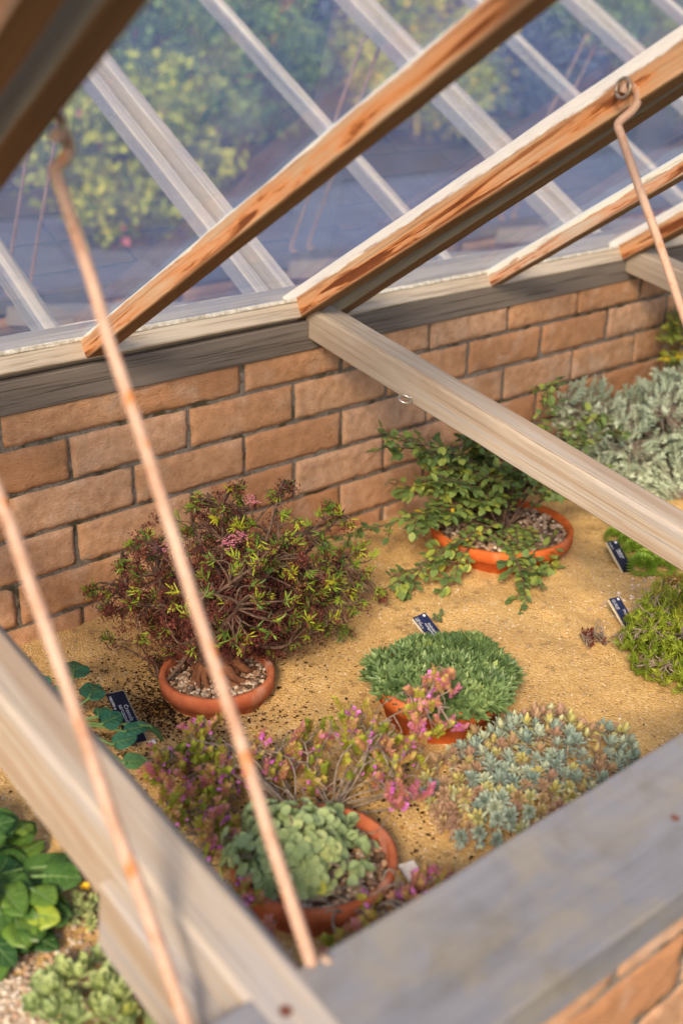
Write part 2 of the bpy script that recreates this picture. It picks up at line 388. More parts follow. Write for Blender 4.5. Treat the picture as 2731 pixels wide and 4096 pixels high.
def branches(mb, base, tips, rnd, r0=.08, droop=0.0, nlimb=9, var=.5, rt=.012, crook=.12):
    """connect every tip to a few crooked limbs that start at base; returns tip directions"""
    base = V(base); limbs = []
    order = sorted(range(len(tips)), key=lambda i: rnd.random())
    seeds = [V(tips[i]) for i in order[:nlimb]]
    for s_ in seeds:
        m1 = base.lerp(s_, .35) + V((rnd.uniform(-1, 1), rnd.uniform(-1, 1), rnd.uniform(0, 1.4))) * crook * 2
        m2 = base.lerp(s_, .68) + V((rnd.uniform(-1, 1), rnd.uniform(-1, 1), rnd.uniform(-.6, 1))) * crook * 2
        p = smooth_path([base, m1, m2, s_], 5); k = len(p)
        tube(mb, p, [r0 * (1 - .8 * i / (k - 1)) for i in range(k)], 6, var); limbs.append(p)
    dirs = []
    for t in tips:
        t = V(t); best = None
        for p in limbs:
            for i in range(3, len(p)):
                dd = (p[i] - t).length + (0.15 if i > 12 else 0)
                if dd > .05 and (best is None or dd < best[0]): best = (dd, p[i], (p[i] - p[i - 1]).normalized())
        _, q, d0 = best
        m = q.lerp(t, .5) + d0 * .08 + V((rnd.uniform(-1, 1), rnd.uniform(-1, 1), rnd.uniform(-1, 1))) * crook * .6
        pp = smooth_path([q, m, t], 3); tube(mb, pp, [rt * (1.7 - i / (len(pp) - 1)) for i in range(len(pp))], 4, var, cap=False)
        dirs.append((pp[-1] - pp[-2]).normalized())
    return dirs
def in_ell(rnd, c, r, lo=.0):
    while True:
        d = V((rnd.uniform(-1, 1), rnd.uniform(-1, 1), rnd.uniform(-1, 1)))
        if lo < d.length < 1: return V((c[0] + d.x * r[0], c[1] + d.y * r[1], c[2] + d.z * r[2]))

# ------------------------------------------------------------------ camera, light, world
Cw = V((-7.22681327, -16.12896791, 5.6220192))
Rm = [[0.7585425447957004, -0.6515269109451732, 0.011220162599466843], [-0.24989221973546838, -0.3067539619893034, -0.9183985438346906], [0.6018031956131493, 0.6938405372390978, -0.39549743694690287]]
cam = bpy.data.cameras.new('camera'); co = bpy.data.objects.new('camera', cam); C.objects.link(co)
mw = Matrix(((Rm[0][0], -Rm[1][0], -Rm[2][0], 0), (Rm[0][1], -Rm[1][1], -Rm[2][1], 0), (Rm[0][2], -Rm[1][2], -Rm[2][2], 0), (0, 0, 0, 1)))
mw.translation = Cw * S; co.matrix_world = mw
cam.sensor_fit = 'VERTICAL'; cam.sensor_height = 36; cam.sensor_width = 24; cam.lens = 4797.2 / 4096 * 36
cam.clip_start = .02; cam.clip_end = 500
cam.dof.use_dof = True; cam.dof.focus_distance = 1.84; cam.dof.aperture_fstop = 2.8
bpy.context.scene.camera = co
SUN_EL, SUN_AZ = math.radians(34), math.radians(232)      # azimuth from +Y clockwise: behind the camera, from the left
sun = bpy.data.lights.new('sun', 'SUN'); so = bpy.data.objects.new('sun', sun); C.objects.link(so)
sun.energy = 3.4; sun.angle = math.radians(13); sun.color = (1, .79, .55)
sd_ = V((math.sin(SUN_AZ) * math.cos(SUN_EL), math.cos(SUN_AZ) * math.cos(SUN_EL), math.sin(SUN_EL)))
so.rotation_euler = sd_.to_track_quat('Z', 'Y').to_euler(); so.location = sd_ * 5
w = bpy.data.worlds.new('World'); bpy.context.scene.world = w; w.use_nodes = True
nt = w.node_tree; nt.nodes.clear(); sk = nt.nodes.new('ShaderNodeTexSky'); sk.sky_type = 'NISHITA'; sk.sun_disc = False
sk.sun_elevation = SUN_EL; sk.sun_rotation = SUN_AZ; sk.dust_density = 3.0; sk.air_density = 1.0
bg = nt.nodes.new('ShaderNodeBackground'); bg.inputs[1].default_value = .15; ow = nt.nodes.new('ShaderNodeOutputWorld')
nt.links.new(sk.outputs[0], bg.inputs[0]); nt.links.new(bg.outputs[0], ow.inputs[0])
sc = bpy.context.scene
sc.view_settings.view_transform = 'Standard'; sc.view_settings.look = 'None'; sc.view_settings.gamma = 1
sc.view_settings.exposure = 0.42
sc.cycles.max_bounces = 10; sc.cycles.transparent_max_bounces = 24; sc.cycles.use_denoising = True
sc.cycles.caustics_reflective = False; sc.cycles.caustics_refractive = False; sc.cycles.sample_clamp_indirect = 6

# ------------------------------------------------------------------ ground and sand
SZ = -4.05
def sheet(name, x0, x1, y0, y1, z, step, amp, mat, sc_=1.0):
    mb = MB(); nx = int((x1 - x0) / step) + 1; ny = int((y1 - y0) / step) + 1; vs = []
    for j in range(ny + 1):
        for i in range(nx + 1):
            x = x0 + (x1 - x0) * i / nx; y = y0 + (y1 - y0) * j / ny
            vs.append((x, y, z + amp * noise.fractal(V((x * sc_, y * sc_, z)), .8, 2.1, 5)))
    fs = [(j * (nx + 1) + i, j * (nx + 1) + i + 1, (j + 1) * (nx + 1) + i + 1, (j + 1) * (nx + 1) + i) for j in range(ny) for i in range(nx)]
    mb.add(vs, fs); return mb.build(name, mat, smooth=True)
M['ground'] = simple('garden_soil', (.035, .035, .03), (.075, .07, .055), 9, .95, .8, .02)
tag(sheet('ground', -2500, 2500, -1500, 3000, -9.05, 250, 0, 'ground'), kind='structure')
tag(sheet('sand', -13.5, 27.5, -10.6, .05, SZ, .11, .07, 'sand', .9), kind='structure')
M['sand2'] = simple('sand_back', (.30, .20, .10), (.50, .36, .19), 100, .95)
tag(sheet('sand', -13.5, 40, 1.6, 12.0, SZ, .6, .05, 'sand2', .9), kind='structure')
# paved path on the far side
m, nt = new_mat('paving'); n = N(nt); v = n.coord((1, 1, 1))
br = n.n('ShaderNodeTexBrick'); n.l(n.coord((1, 1, 1), rot=(0, 0, .35)), br.inputs['Vector'])
br.inputs['Color1'].default_value = (.10, .12, .17, 1); br.inputs['Color2'].default_value = (.15, .17, .23, 1); br.inputs['Mortar'].default_value = (.02, .023, .035, 1)
br.inputs['Scale'].default_value = 1.0; br.inputs['Brick Width'].default_value = .9; br.inputs['Row Height'].default_value = .6; br.inputs['Mortar Size'].default_value = .02
nz = n.noise(v, 12, 5, .6); n.out(n.mix(.35, br.outputs[0], n.ramp(nz, [(.3, (.08, .10, .15)), (.7, (.20, .22, .27))])), .85, n.bump(nz, .3, .004)); M['paving'] = m
tag(sheet('path', -60, 300, 13.2, 62, -8.99, 4, .0, 'paving'), kind='structure')

# ------------------------------------------------------------------ brick walls
def brick_wall(label, y, face, x0, x1, ztop, courses, zgrid=0.0, seed=1, rough=True, thick=.6):
    """face=-1: visible face looks to -Y. Courses hang down from ztop."""
    rnd = random.Random(seed); t = empty('brick_wall', ((x0 + x1) / 2, y, ztop - courses * .75), label, 'brick wall')
    mb = MB()
    for k in range(courses):
        zt = zgrid - k * .75 - .042; zb = zgrid - (k + 1) * .75 + .042
        if k == 0: zt = ztop
        h0 = 0 if k % 2 == 0 else 1.125
        n0 = int(math.floor((x0 - h0) / 2.25)); n1 = int(math.ceil((x1 - h0) / 2.25))
        for i in range(n0, n1):
            a = max(x0, h0 + i * 2.25 + .042 + rnd.uniform(-.015, .015)); b = min(x1, h0 + (i + 1) * 2.25 - .042 + rnd.uniform(-.015, .015))
            if b - a < .2: continue
            nx = max(3, int((b - a) / .07)) if rough else 4; nz = 9 if rough else 2; pr = rnd.uniform(-.012, .018); var = min(1, max(0, rnd.gauss(.5, .36)))
            vs = []; sd = rnd.uniform(0, 90)
            for j in range(nz + 1):
                for q in range(nx + 1):
                    fx = q / nx; fz = j / nz; x = a + (b - a) * fx; z = zb + (zt - zb) * fz
                    e = min(q, nx - q, j, nz - j)
                    d = noise.fractal(V((x * 5, z * 11, sd)), .7, 2.1, 4) * .030 + noise.noise(V((x * 1.3, z * 2, sd))) * .02 if rough else 0
                    edge = .032 if e == 0 else (.005 if e == 1 else 0)
                    if e == 0: x += noise.noise(V((x * 4, z * 4, sd + 3))) * .022; z += noise.noise(V((x * 4, z * 4, sd + 8))) * .022
                    vs.append((x, y + face * (pr + d - edge), z))
            W = nx + 1
            fs = [(j * W + q, j * W + q + 1, (j + 1) * W + q + 1, (j + 1) * W + q) for j in range(nz) for q in range(nx)]
            # sides back into the mortar
            rim = [q for q in range(W)] + [j * W + nx for j in range(1, nz + 1)] + [nz * W + q for q in range(nx - 1, -1, -1)] + [j * W for j in range(nz - 1, 0, -1)]
            o = len(vs); vs += [(vs[r][0], y - face * .25, vs[r][2]) for r in rim]; k_ = len(rim)
            fs += [(rim[(r + 1) % k_], rim[r], o + r, o + (r + 1) % k_) for r in range(k_)]
            if face > 0: fs = [f[::-1] for f in fs]
            mb.add(vs, fs, var)
    mb.build('bricks', 'brick', t, smooth=True)
    mm = MB(); yy = y - face * .055
    nx = int((x1 - x0) / .25); nz = courses * 4; vs = []
    for j in range(nz + 1):
        for q in range(nx + 1):
            x = x0 + (x1 - x0) * q / nx; z = ztop - .002 - courses * .75 * j / nz
            vs.append((x, yy + .02 * noise.noise(V((x * 3, z * 4, 3))), z))
    fs = [(j * (nx + 1) + q, (j + 1) * (nx + 1) + q, (j + 1) * (nx + 1) + q + 1, j * (nx + 1) + q + 1) for j in range(nz) for q in range(nx)]
    if face > 0: fs = [f[::-1] for f in fs]
    mm.add(vs, fs); box(mm, x0, x1, min(y - face * .12, y - face * thick), max(y - face * .12, y - face * thick), ztop - courses * .75, ztop - .01)
    mm.build('mortar', 'mortar', t)
    return t
brick_wall('orange brick wall with grey mortar rising behind the potted plants under the grey board', 0, -1, -13, 27, -.12, 8, seed=3)
brick_wall('orange brick wall below the wide grey sill in the near right corner', -11.62, -1, -13, 27, -2.02, 9, zgrid=-1.72, seed=5, thick=1.2)
brick_wall('brick wall of the far row of frames, seen dimly through the glass', 12.1, -1, -13, 40, -2.0, 9, zgrid=-1.72, seed=6, rough=False, thick=1.0)

# grey board on top of the far wall: fascia + ridge cap
t = empty('ridge_board', (6, .5, -.2), 'long weathered grey board capping the brick wall under the hinged glass', 'board')
mb = MB(); board(mb, -13, 27, rect(-.06, .9, -.19, .34), 0, 160, .012, 3); mb.build('fascia_board', 'fascia', t)
mb = MB(); board(mb, -13, 27, [(.30, .363), (1.1, .363), (1.1, .62), (.86, .76), (.54, .76), (.30, .62)], 0, 80, .01, 8); mb.build('ridge_cap', 'cap', t)
mb = MB(); board(mb, -13, 27, rect(.903, 1.48, -.19, .355), 0, 60, .01, 4); mb.build('fascia_board', 'fascia', t)
# near sill and far-row sill, in the slope of the rafters
SL = .193
def sill(label, ya, yb, x0, x1, sgn):
    t = empty('sill_board', ((x0 + x1) / 2, (ya + yb) / 2, -1.7), label, 'sill board')
    mb = MB(); z = lambda y: .585 - SL * abs(y) - (0 if sgn < 0 else -.25)
    sec = [(ya, z(ya) - .42), (yb, z(yb) - .42), (yb, z(yb)), (ya, z(ya))]
    board(mb, x0, x1, sec, 0, 60, .02, 11); o = mb.build('board', 'sill', t)
    return t
ts = sill('wide blue-grey weathered sill board across the lower right foreground', -11.70, -10.44, -13, 27, -1)
mb = MB()
for x, y in ((1.35, -11.15), (3.05, -10.95), (-4.6, -11.2)):
    z = .585 - SL * abs(y); disc(mb, (x, y, z + .012), (0, -.19, 1), .045, .5, 8, 0)
M['knot'] = simple('rust_stain', (.10, .03, .02), (.17, .07, .05), 40)
mb.build('nail_head', 'knot', ts)
sill('grey sill board on the far row of frames beyond the glass', 12.0, 13.3, -13, 40, 1)

# rafters ---------------------------------------------------------------
RX = [-12.0, -2.9, 6.2, 15.3, 24.4]
rl = {0: 'weathered rafter outside the left edge of the frame', 1: 'thick blurred rafter crossing the lower left foreground', 2: 'pale weathered rafter running from the ridge to the right edge, metal ring underneath', 3: 'rafter whose end shows at the ridge by the right edge', 4: 'rafter beyond the right edge'}
ang = math.atan(SL); cs = math.cos(ang)
def lb(mb, *a, **k): board(mb, *a, **k)
for i in (1, 2, 3):
    x = RX[i]; dep = .56 if i > 1 else .95
    t = empty('rafter', (x, 0, .6), rl[i], 'rafter', 'sloping rafters of the near frames', (ang, 0, 0))
    hw = .30
    mb = MB(); sec = [(-hw, -dep), (hw, -dep), (hw, -.13), (hw - .13, 0), (-hw + .035, .0), (-hw + .055, -.02), (-hw + .035, -.035), (-hw, -.05)]
    L = 12.0
    board(mb, -L, .55 if False else -.02, sec, 1, 110, .010, i * 3.3)
    # worn groove line along the arris
    mb.build('beam', 'rafter', t, local=True)
    if i == 2:
        mb = MB()
        mr = MB(); c = V((-hw - .13, -2.82, -dep + .08)); k = 18
        tube(mr, [c + V((-.0 + .105 * math.cos(2*PI*j/k), .105 * math.sin(2*PI*j/k), .02*math.sin(2*PI*j/k))) for j in range(k + 1)], .02, 8)
        tube(mr, [c + V((.105, 0, 0)), c + V((.21, 0, .0))], .022, 8)
        mr.build('screw_eye', 'metal', t, smooth=True, local=True)
    if i == 1:
        mb = MB(); board(mb, -12.3, -8.75, rect(-hw - .14, -hw + .02, -dep - .34, -.45), 1, 20, .012, 21); mb.build('cleat', 'rafter', t, local=True)
        mb = MB()
        for y in (-10.9,): disc(mb, (-.12, y, .012), (0, 0, 1), .055, .5, 8, 0)
        mb.build('nail_head', 'knot', t, local=True)
for i in (1, 2, 3, 4):
    t = empty('rafter', (RX[i], 1.4, .35), 'grey far-row rafter, %s one seen through the glass' % ('first', 'second', 'third', 'fourth')[i - 1], 'rafter', 'sloping rafters of the far frames', (-ang, 0, 0))
    mb = MB(); board(mb, .12, 11.6, rect(-.3, .3, -.5, 0), 1, 30, .01, i); mb.build('beam', 'rafter', t, local=True)

# opened glazed lights ----------------------------------------------------
PA = math.atan(.61)
def light(label, xc, y, z, rot, L=10.9, W=9.1, group='opened glazed lights', pale=False, strip=True, eye=None, lowcut=0):
    """local frame: x across, -y up the slope, z towards the outer side of the glass"""
    t = empty('frame_light', (xc, y, z), label, 'glazed frame', group, rot)
    h = W / 2 - (.17 if pale else .13); bw = .27 if pale else .36; T = .38 if pale else .50
    # +x is the side with the neighbour's gap
    for s_, nm in ((-1, 'side_rail'), (1, 'side_rail')):
        mb = MB(); a, b = sorted((s_ * h, s_ * (h - bw)))
        board(mb, -L, .42, [(a, 0), (b, 0), (b, T), (a, T)], 1, 120, .012, xc + s_ * 7 + y)
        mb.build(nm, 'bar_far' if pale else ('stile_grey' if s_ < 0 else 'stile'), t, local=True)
    mb = MB(); board(mb, -h + bw + .003, h - bw - .003, [(-.11, .0), (.42, .0), (.42, .37), (.04, .37), (-.11, .33)], 0, 90, .014, xc); mb.build('bottom_rail', 'rail', t, local=True)
    mb = MB(); board(mb, -h + bw + .01, h - bw - .01, rect(-.145, -.113, .27, .335), 0, 120, .016, xc + 2); mb.build('putty', 'putty', t, local=True)
    mb = MB(); board(mb, -h + bw + .003, h - bw - .003, rect(-L, -L + .6, .0, .37), 0, 30, .01, xc + 3); mb.build('top_rail', 'rail', t, local=True)
    mb = MB(); board(mb, -L + .603, -.09, [(-.18, .003), (.18, .003), (.18, .30), (.07, .37), (-.07, .37), (-.18, .30)], 1, 110, .012, xc + 5 + y)
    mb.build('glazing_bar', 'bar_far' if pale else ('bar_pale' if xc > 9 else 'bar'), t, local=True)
    for s_ in (-1, 1):
        mb = MB(); a, b = sorted((s_ * .14, s_ * (h - bw + .03)))
        vs = [(a, -L + .3, .335), (b, -L + .3, .335), (b, .15, .335), (a, .15, .335)]
        mb.add(vs, [(0, 1, 2, 3)]); mb.build('glass_pane', 'glass', t, local=True)
    if strip:
        mb = MB(); board(mb, -L, .2, rect(h + .004, h + .256, .07, .12), 1, 60, .012, xc + 9); mb.build('cover_strip', 'strip', t, local=True)
    if eye is not None:
        for ex, ey, side in eye:
            mb = MB(); k = 18
            if side: c = V((ex - .11, ey, .20)); ring = [c + V((.03 * math.sin(2*PI*j/k) - .02, .115 * math.cos(2*PI*j/k), .115 * math.sin(2*PI*j/k))) for j in range(k + 1)]; stem = [c + V((0, -.06, 0)), c + V((.2, -.06, 0))]
            else: c = V((ex, ey, -.10)); ring = [c + V((.03 * math.cos(2*PI*j/k), .115 * math.cos(2*PI*j/k), .115 * math.sin(2*PI*j/k))) for j in range(k + 1)]; stem = [c + V((0, 0, .10)), c + V((0, 0, .2))]
            tube(mb, ring, .024, 8); tube(mb, stem, .028, 8); mb.build('screw_eye', 'oldmetal', t, smooth=True, local=True)
    return t
names = ['opened glass light at the upper left, only its thick dark side rail showing',
         'opened glass light over the pots, with one orange-stained glazing bar rising from the lower left',
         'opened glass light on the right with a cream painted glazing bar',
         'opened glass light at the right edge beyond the last rafter']
for i in range(4):
    light(names[i], (RX[i] + RX[i + 1]) / 2, 0, (.42, .41, .27, .36)[i], (-math.atan((.605, .605, .632, .61)[i]), 0, 0), strip=False, eye={0: None, 1: [(-4.04, -8.27, 0), (4.03, -7.80, 1)]}.get(i))
nb = ['leftmost', 'second from the left', 'third from the left', 'fourth from the left', 'fifth from the left', 'rightmost']
for i in range(-1, 5):
    light('pale glass light opened away beyond the ridge, %s in its row' % nb[i + 1], 1.65 + 9.1 * i, 1.35, .28, (-PA, 0, PI), group='far glass lights opened away from the viewer', pale=True, strip=False)

# prop rods -----------------------------------------------------------------
def rod(label, top, bot, hs=1.0, group='pinkish prop rods of the near lights', r=.055, sx=1):
    t = empty('prop_rod', bot, label, 'metal rod', group)
    T = V(top); B = V(bot); d = (B - T).normalized()
    pts = []
    side = V((.76, -.65, 0)) * sx
    pts += [T + (side * a + V((0, 0, b))) * hs for a, b in ((.02, .40), (.05, .47), (.12, .47), (.19, .40), (.20, .28), (.13, .17), (.03, .08))] + [T - d * .01, T + d * .12]
    pts = smooth_path(pts, 5) + [T + d * (T - B).length * k / 14 + V((noise.noise(V((k * .9, 3, top[0]))), 0, noise.noise(V((k * .7, 8, top[0]))))) * .02 for k in range(1, 13)]
    side2 = V((.9, -.4, 0))
    pts += smooth_path([B, B + side2 * .03 + V((0, 0, -.10)), B + side2 * .12 + V((0, 0, -.13)), B + side2 * .16 + V((0, 0, -.04))], 4)
    mb = MB(); tube(mb, pts, r, 12); mb.build('rod', 'rod', t, smooth=True)
    mb = MB(); k = 14
    tube(mb, [B + side2 * .13 + V((0, .07 * math.cos(2*PI*j/k), -.08 + .07 * math.sin(2*PI*j/k))) for j in range(k + 1)], .016, 8)
    mb.build('bottom_eye', 'oldmetal', t, smooth=True)
    return t
rod('long rusty pink rod hooked under the dark rail and ending in the lower centre corner', (-2.4, -6.95, 4.27), (-2.57, -10.44, -1.40), .62)
rod('leftmost rod, blurred, crossing the thick rafter in the lower left', (-3.6, -6.68, 3.85), (-3.6, -10.40, -1.85))
rod('rod hooked to the ring on the stained rail at the upper right', (5.58, -6.53, 4.16), (5.75, -9.75, -1.5))
for k, (i, s_) in enumerate([(0, -.3), (0, .3), (1, -.3), (1, .3), (2, -.3), (2, .3), (3, -.3), (3, .3)]):
    x = RX[i + 1] - .0 + s_ * 1.1
    rod('thin prop rod behind the glass, %s from the left' % ['first', 'second', 'third', 'fourth', 'fifth', 'sixth', 'seventh', 'eighth'][k], (x, 8.9, 4.45), (x, 11.9, -1.25), group='thin prop rods of the far lights', r=.045)

# ------------------------------------------------------------------ pots
def sandz(x, y): return SZ + .07 * noise.fractal(V((x * .9, y * .9, SZ)), .8, 2.1, 5)
def pot(c, r, zr, label, mat='terracotta', fill=-.10, seed=1, npeb=520, pr=.045, pink=False):
    t = empty('terracotta_pan', (c[0], c[1], SZ - .5), label, 'plant pot')
    zb = SZ - .5; rr = lambda z: r * (.80 + .20 * (z - zb) / (zr - zb))
    prof = [(rr(zb) * .9, zb), (rr(zr - .24) - .03, zr - .24), (r - .005, zr - .225), (r + .005, zr - .03), (r - .02, zr), (r - .075, zr + .004), (r - .10, zr - .03), (rr(zr) - .13, zr - .3), (0.01, zr - .32)]
    n = 72; vs = []; mb = MB()
    for i, (q, z) in enumerate(prof):
        for j in range(n):
            a = 2 * PI * j / n; k = 1 + .008 * noise.noise(V((math.cos(a) * 2, math.sin(a) * 2, i * .3 + seed)))
            vs.append((c[0] + q * k * math.cos(a), c[1] + q * k * math.sin(a), z + .010 * noise.noise(V((math.cos(a) * 3, math.sin(a) * 3, seed)))))
    fs = [(i * n + j, i * n + (j + 1) % n, (i + 1) * n + (j + 1) % n, (i + 1) * n + j) for i in range(len(prof) - 1) for j in range(n)]
    mb.add(vs, fs); mb.build('bowl', mat, t, smooth=True)
    rnd = random.Random(seed); mb = MB(); g = MB(); zf = zr + fill
    k = 40; vs = [(c[0], c[1], zf)] + [(c[0] + (r - .11) * math.cos(2*PI*j/k), c[1] + (r - .11) * math.sin(2*PI*j/k), zf - .02) for j in range(k)]
    g.add(vs, [(0, 1 + j, 1 + (j + 1) % k) for j in range(k)]); g.build('soil', 'soil', t)
    for i in range(npeb):
        a = rnd.uniform(0, 2 * PI); q = (r - .13) * math.sqrt(rnd.random())
        stone(mb, (c[0] + q * math.cos(a), c[1] + q * math.sin(a), zf + rnd.uniform(-.01, .02)), rnd.uniform(.5, 1.1) * pr, rnd.random() ** 1.25 * .88 if not pink else rnd.uniform(.4, .9), rnd)
    mb.build('gravel', 'pebble', t, smooth=False)
    return t
pot((1.58, -3.18), .86, -3.68, 'terracotta pan of gravel holding the dark woody bonsai-like shrub', seed=2, npeb=650)
pot((3.78, -5.72), .98, -3.46, 'bright orange pot under the dense green mat of narrow leaves', 'terracotta_bright', seed=3, npeb=200)
pot((8.72, -2.40), 1.33, -3.56, 'wide red pan of gravel under the trailing shrub by the wall', 'terracotta_bright', seed=4, npeb=900, pr=.055)
pot((-.03, -7.42), .98, -3.60, 'terracotta pot holding the round-leaved grey-green succulent', seed=5, npeb=600, fill=-.17, pr=.05)

# ------------------------------------------------------------------ crassula shrub in the pan
rnd = random.Random(11)
cb = (1.75, -3.12, -3.70)
t = empty('crassula_shrub', cb, 'bushy dark red and yellow-green shrub with a thick gnarled trunk in gravel', 'shrub')
tips = []
while len(tips) < 640:
    if len(tips) < 470: p = in_ell(rnd, (2.05, -2.75, -2.55), (1.85, 1.6, 1.25), .55 if rnd.random() < .7 else .2)
    else: p = in_ell(rnd, (2.1, -2.75, -3.15), (2.75, 1.45, .75), .5)
    if p.x < .75 and p.z < -2.75 and p.y < -1.9: continue
    if p.z < -2.95 and (p.x - 1.35) ** 2 + (p.y + 3.55) ** 2 < .85: continue
    if p.z > -3.85 and p.y < -.15 and not (p.z < -3.3 and (p.x - 1.6) ** 2 + (p.y + 3.2) ** 2 < .5):
        if noise.noise(V((p.x * 1.9, p.y * 1.9, p.z * 2.2 + 4))) > -.06: tips.append(p)
for q in [(2.3, -2.9, -1.02), (2.0, -2.7, -1.15), (3.0, -2.8, -1.2), (.5, -2.9, -1.35), (4.2, -2.7, -1.9), (5.0, -3.0, -3.6), (4.5, -2.6, -2.2), (4.7, -2.9, -2.7), (4.4, -3.1, -3.2), (.0, -2.6, -2.0), (3.9, -3.4, -3.7), (1.7, -2.6, -1.15), (3.25, -2.7, -1.25)]:
    for k in range(6): tips.append(V(q) + V((rnd.uniform(-1, 1), rnd.uniform(-1, 1), rnd.uniform(-1, .2))) * .14)
mb = MB()
dirs = branches(mb, (1.72, -3.1, -3.55), tips, rnd, .06, nlimb=34, rt=.011, crook=.2)
mb.build('branches', 'bark', t, smooth=True)
mb = MB()
tr = smooth_path([V((1.62, -3.25, -3.80)), V((1.68, -3.18, -3.62)), V((1.82, -3.05, -3.35)), V((1.85, -3.0, -3.0))], 5)
tube(mb, tr, [.26, .27, .28, .27, .25, .24, .22, .20, .19, .18, .17, .16, .15, .13, .12, .10][:len(tr)], 14)
for k in range(10):
    a = rnd.uniform(0, 6.28); tube(mb, smooth_path([(1.7 + .2 * math.cos(a), -3.15 + .2 * math.sin(a), -3.5), (1.7 + .38 * math.cos(a + .4), -3.15 + .38 * math.sin(a + .4), -3.70), (1.7 + .55 * math.cos(a + .9), -3.15 + .5 * math.sin(a + .9), -3.80)], 4), [.09, .085, .08, .07, .06, .05, .045, .04, .03], 7)
o = mb.build('trunk', 'bark_red', t, smooth=True)
lv = MB(); dd = MB(); pk = MB()
for p, d in zip(tips, dirs):
    hue = .5 + .5 * noise.noise(V((p.x * .9, p.y * .9, p.z * .9))) + rnd.uniform(-.18, .18)
    right = (p.x - 2.0) * .12
    if rnd.random() < .55 + right * .8 + .7 * noise.noise(V((p.x * 1.4, p.y * 1.4, p.z * 1.4 + 9))):
        base = rnd.choice([.1, .2, .3, .45, .55, .62, .85]) * .6 + hue * .22
        for k in range(rnd.randint(9, 15)):
            q = p - d * rnd.uniform(0, .13)
            v = (d + rdir(rnd, .15) * .95).normalized()
            fat(lv, q, v, rnd.uniform(.10, .20), rnd.uniform(.018, .030), min(1, max(0, base + rnd.uniform(-.1, .12))), .15)
    if rnd.random() < .82 - right:
        for k in range(rnd.randint(26, 44)):
            q = p + rdir(rnd) * rnd.uniform(.01, .13)
            fat(dd, q, rdir(rnd, .3), rnd.uniform(.03, .07), rnd.uniform(.014, .024), rnd.random())
for q in tips:                                                       # dead bits inside the crown
    for rep_ in range(2):
        q2 = V(cb).lerp(q, rnd.uniform(.4, .95))
        for k in range(14): fat(dd, q2 + rdir(rnd) * .12, rdir(rnd), rnd.uniform(.03, .08), .016, rnd.random() * .7)
for q in [(2.42, -2.95, -1.22), (1.75, -3.3, -1.60), (1.95, -3.3, -1.55), (.85, -2.9, -1.55)]:
    for k in range(34):
        c = V(q) + V((rnd.uniform(-1, 1), rnd.uniform(-1, 1), rnd.uniform(-.5, .5))) * .11
        for j in range(5): leaf(pk, c, (math.cos(j * 1.257), math.sin(j * 1.257), .5), (0, 0, 1), .03, .016, rnd.random(), (1,), 0)
lv.build('leaves', 'crassula', t); dd.build('dry_seedheads', 'crassula_dead', t); pk.build('inflorescence', 'pinkflower', t)

# ------------------------------------------------------------------ green mat plant
rnd = random.Random(12); t = empty('mat_plant', (3.8, -5.5, -3.6), 'dense mound of narrow grey-green leaves overflowing the bright orange pot', 'plant')
mb = MB(); c0 = V((3.84, -5.70, -3.48)); un = MB()
for i in range(640):
    a = rnd.uniform(0, 2 * PI); q = math.sqrt(rnd.random()); r_ = 1.02 * (1 + .07 * math.sin(3 * a + 1) + .04 * math.sin(7 * a)); x = q * math.cos(a) * r_; y = q * math.sin(a) * r_
    z = .29 * math.sqrt(max(0, 1 - q ** 2 * .96)) - (.06 if q > .9 else 0) + .07 * noise.noise(V((x * 2.4, y * 2.4, 2))) + .03 * noise.noise(V((x * 6, y * 6, 2)))
    c = c0 + V((x, y, z - .10)); nr = (V((x * .55, y * .55, .75)).normalized() + rdir(rnd) * .28).normalized(); ph = rnd.uniform(0, 2); base = .38 + .45 * noise.noise(V((x * 3, y * 3, 0))) + rnd.uniform(-.2, .2) + (.35 if y < -.75 and x < -.2 and rnd.random() < .4 else 0)
    for k in range(8):
        b = ph + k * 2.4; tilt = .30 + .085 * k
        d, u, s_ = frame_from(nr); dv = d * math.cos(tilt) + (u * math.cos(b) + s_ * math.sin(b)) * math.sin(tilt)
        leaf(mb, c, dv, nr, rnd.uniform(.17, .27), rnd.uniform(.052, .078), min(1, max(0, base + rnd.uniform(-.2, .2))), (.7, 1, .8), .12, .35)
mb.build('leaves', 'mat', t)
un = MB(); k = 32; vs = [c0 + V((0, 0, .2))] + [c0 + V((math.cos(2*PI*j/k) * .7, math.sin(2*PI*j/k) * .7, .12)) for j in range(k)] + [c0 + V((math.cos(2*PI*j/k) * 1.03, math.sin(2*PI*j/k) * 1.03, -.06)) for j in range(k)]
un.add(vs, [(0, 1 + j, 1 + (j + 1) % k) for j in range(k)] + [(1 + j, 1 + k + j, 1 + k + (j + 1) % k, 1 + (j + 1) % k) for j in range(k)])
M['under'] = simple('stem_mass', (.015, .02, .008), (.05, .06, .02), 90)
un.build('stem_mass', 'under', t)

